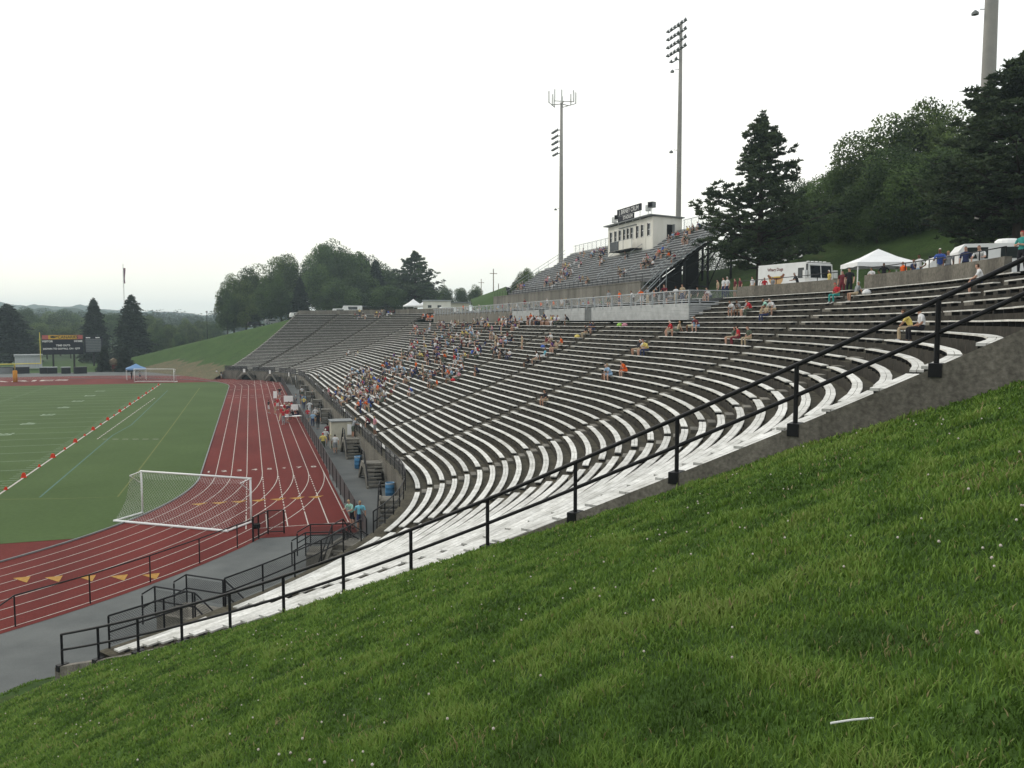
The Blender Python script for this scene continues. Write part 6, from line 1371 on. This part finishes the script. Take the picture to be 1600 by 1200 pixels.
for x_, R, s_1, p_, h_, lab, v, sc in [(1469, 60.0, 'blue', 'grey', 'white cap', 'man in blue shirt and pale cap leaning on the rim rail', 5, 1.0), (1481, 60.2, 'grey', 'navy', 'blond', 'woman in grey vest beside the man in blue', 0, .93), (1508, 60.6, 'navy', 'black', 'brown', 'man in dark shirt standing before the lower white van', 0, 1), (1532, 60.4, 'white', 'olive', 'brown', 'man in white shirt bent over the rim rail', 5, 1), (1596, 59.6, 'teal', 'black', 'red cap', 'man in teal shirt at the right picture edge', 2, 1.05), (1436, 60.5, 'white', 'lightblue', 'black', 'man in pale shirt right of the white canopy', 1, 1), (1428, 61, 'navy', 'navy', 'black', 'person in navy half hidden beside the pale shirt', 0, .95), (1411, 61, 'orange', 'navy', 'brown', 'child in orange shirt before the white canopy', 0, .86), (1381, 61, 'black', 'black', 'black', 'man in black and yellow shirt before the white canopy', 1, .96), (1362, 61.5, 'white', 'pink', 'brown', 'bare-armed woman holding papers before the canopy', 2, .85),
                        (1296, 61, 'yellow', 'navy', 'white cap', 'person in yellow shirt in front of the truck windscreen', 0, .92), (1247, 60.5, 'black', 'black', 'grey', 'person in black leaning by the truck door', 5, .93), (1195, 60.6, 'red', 'black', 'black', 'person in red and black near the truck tail', 0, .85), (1208, 61, 'grey', 'grey', 'grey', 'person in grey near the painted hot dog', 0, .82), (1176, 60.5, 'white', 'tan', 'brown', 'person in white at the left of the food truck', 0, .92), (1157, 61, 'maroon', 'black', 'brown', 'person in maroon left of the food truck, right of another', 0, .95), (1149, 61.5, 'maroon', 'tan', 'brown', 'person in dark red between platform and food truck', 0, .95), (1122, 61.5, 'tan', 'olive', 'black', 'man in khaki by the platform corner', 6, 1.0), (1131, 60.2, 'white', 'navy', 'black', 'man in white shirt and jeans at the platform corner', 6, 1.0), (1137, 60.8, 'white', 'navy', 'white cap', 'person in pale cap right of the man in jeans', 6, 1.0)]:
    p = on_cyl(x_, 430, R)
    if p.y > CY1: p = at_x(x_, 430, CX+R)
    person((p.x, p.y, ZC), atan2(-(CY1-p.y)-0, CX-p.x)*0+random.uniform(1.2, 2.2), 'stand', s_1, p_, h_, lab=lab, v=v, scale=sc*1.05, group='people behind the rim wall')
for x_, y_, s_1, p_, lab in ((1316, 466, 'maroon', 'maroon', 'person in maroon standing in the rim wall gap'), (1327, 463, 'black', 'black', 'man in black standing in the rim wall gap')):
    p = on_cyl(x_, 450, 58.6); person((p.x, p.y, 12.42), 2.0, 'stand', s_1, p_, 'black', lab=lab, v=6)
def gs_hit(x, y):
    d = ray(x, y); sl = GRS/GT; t = (GZ0-H-sl*GX0)/(d.z-sl*d.x); return CAM+d*t
gcl = [(812, 447, 8, 6, 7), (865, 440, 12, 8, 9), (880, 430, 14, 9, 11), (895, 415, 14, 7, 9), (930, 398, 22, 6, 9), (1015, 412, 10, 9, 10), (985, 398, 18, 6, 5), (1040, 398, 12, 8, 8), (1065, 375, 16, 8, 9), (1090, 360, 14, 6, 6), (945, 407, 14, 8, 5), (912, 440, 12, 4, 4), (975, 430, 8, 6, 3), (1062, 400, 8, 8, 3)]
for cx, cy, rx, ry, c_ in gcl:
    for i in range(c_):
        a = random.uniform(0, 2*pi); q_ = sqrt(random.random()); p = gs_hit(cx+cos(a)*rx*q_, cy+sin(a)*ry*q_)
        k = int(round((p.x-GX0)/GT))
        if k < 0 or k >= GN or not (GY0+.4 < p.y < GY1-1) or (k >= 10 and BOXY0-1 < p.y < BOXY1+1): continue
        person((GX0+GT*k, p.y, GZ0+GRS*k+.04), pi/2+random.uniform(-.3, .3), 'sit', random.choice(cols), random.choice(pcs), where='on the %s plank of the upper grandstand' % ORD[k+1], group='spectators on the upper grandstand')
# small crowd behind the far rim
for i in range(26):
    x_ = random.uniform(528, 700); p = at_d(x_, 488, random.uniform(214, 226)); person((p.x, p.y, ZC), random.uniform(2, 4), 'stand', random.choice(cols), random.choice(pcs), where='far behind the rim wall', group='people behind the far rim wall')
PEOPLE.sort(key=lambda q_: (q_['pos']-CAM).length/q_['scale'])
def person_mats(q_): return [SKN[q_['skin']], SHM[q_['shirt']], SHM[q_['pants']], HRM[q_['hair']], SHOE[int(q_['pants'] in ('black', 'navy'))]]
def pick_mesh(q_):
    V_ = SITV if q_['pose'] == 'sit' else STDV; return V_[(q_['v'] if q_['v'] is not None else random.randrange(len(V_))) % len(V_)]
SEEN = {}
for q_ in PEOPLE[:298]:
    o = bpy.data.objects.new('person', pick_mesh(q_)); COL.objects.link(o); o.location = q_['pos']; o.rotation_euler = (0, 0, q_['rz']); s = q_['scale']; o.scale = (s*random.uniform(.95, 1.12), s, s)
    for i_, m_ in enumerate(person_mats(q_)): o.material_slots[i_].link = 'OBJECT'; o.material_slots[i_].material = m_
    if q_['lab']: lab = q_['lab']
    else:
        sn = NAMEC.get(q_['shirt'], q_['shirt']); pn = NAMEC.get(q_['pants'], q_['pants'])
        lab = '%s in %s, %s' % (('seated' if q_['pose'] == 'sit' else 'standing')+' person', sn, q_['where'])
        alt = '%s in %s over %s, %s' % ('seated' if q_['pose'] == 'sit' else 'standing', sn, pn, q_['where'])
        if lab in LAB: lab = alt
        if lab in LAB: lab = alt.replace(' over ', ' with %s, over ' % (q_['hair'] if 'cap' in q_['hair'] else q_['hair']+' hair'))
        if lab in LAB: lab = lab.replace('seated', 'another seated').replace('standing', 'another standing')
    if len(lab.split()) > 16: lab = lab.replace(' hair', '').replace('another ', 'other ')
    if len(lab.split()) > 16: lab = lab.replace(', over ', ', ').replace('over ', '')
    LAB.add(lab); tag(o, lab, 'person', q_['group'])
rest = PEOPLE[298:]
if rest:
    allm = []; mb = MB(); 
    for q_ in rest:
        me = pick_mesh(q_); X_ = Matrix.Translation(q_['pos']) @ Matrix.Rotation(q_['rz'], 4, 'Z') @ Matrix.Scale(q_['scale'], 4); base = len(mb.v); mm_ = person_mats(q_); ids = []
        for m_ in mm_:
            if m_ not in allm: allm.append(m_)
            ids.append(allm.index(m_))
        mb.v += [tuple(X_ @ v_.co) for v_ in me.vertices]
        for p_ in me.polygons: mb.f.append(tuple(base+i_ for i_ in p_.vertices)); mb.m.append(ids[p_.material_index])
    tag(mb.build('distant_crowd', allm), 'small far spectators of the upper grandstand and far rim', 'crowd', kind='stuff')
print('PEOPLE', len(PEOPLE))
# a few bags and towels left on benches
for x_, y_, c_, lab in ((973, 507, 'lime', 'lime green bag left on a bench under the platform wall'), (981, 507, 'pink', 'pink bag left on a bench under the platform wall'), (1352, 461, 'white', 'white towel lying on the top bench by the rim gap'), (845, 545, 'blue', 'blue bag on a bench in the upper centre'), (903, 527, 'yellow', 'yellow cloth on a bench near the platform wall'), (705, 597, 'red', 'red bag on a bench in the middle left rows')):
    r = seat(x_, y_)
    if r:
        n_ = int(round(r[1])); c, nn = pt(r[2], R1+TR*n_); g = MB(); g.sweep([[(x1*s_1, y1*s_1, z1) for x1, y1 in ((-.22, -.14), (.2, -.16), (.23, .13), (-.19, .15))] for s_1, z1 in ((.9, 0), (1.05, .08), (.8, .2), (.3, .27))]); o = g.build('bag', SHM[c_], smooth=True); o.location = (c.x, c.y, zrow(n_)+.012); o.rotation_euler = (0, 0, random.random()*3); tag(o, lab, 'bag')
# ------------------------------------------------------------------ air
g = MB(); g.box(-2600, 2600, -300, 2900, -1.9, 75); hz = g.build('haze', mat('haze_air', (1, 1, 1))); hz['kind'] = 'stuff'; hz['label'] = 'pale summer haze between the stadium and the far ridges'
m = hz.data.materials[0]; t = m.node_tree; t.nodes.clear(); pv = nd('ShaderNodeVolumePrincipled', t); pv.inputs['Color'].default_value = (.74, .90, 1, 1); pv.inputs['Density'].default_value = .00032; pv.inputs['Anisotropy'].default_value = .2
ou = nd('ShaderNodeOutputMaterial', t); t.links.new(pv.outputs[0], ou.inputs['Volume'])
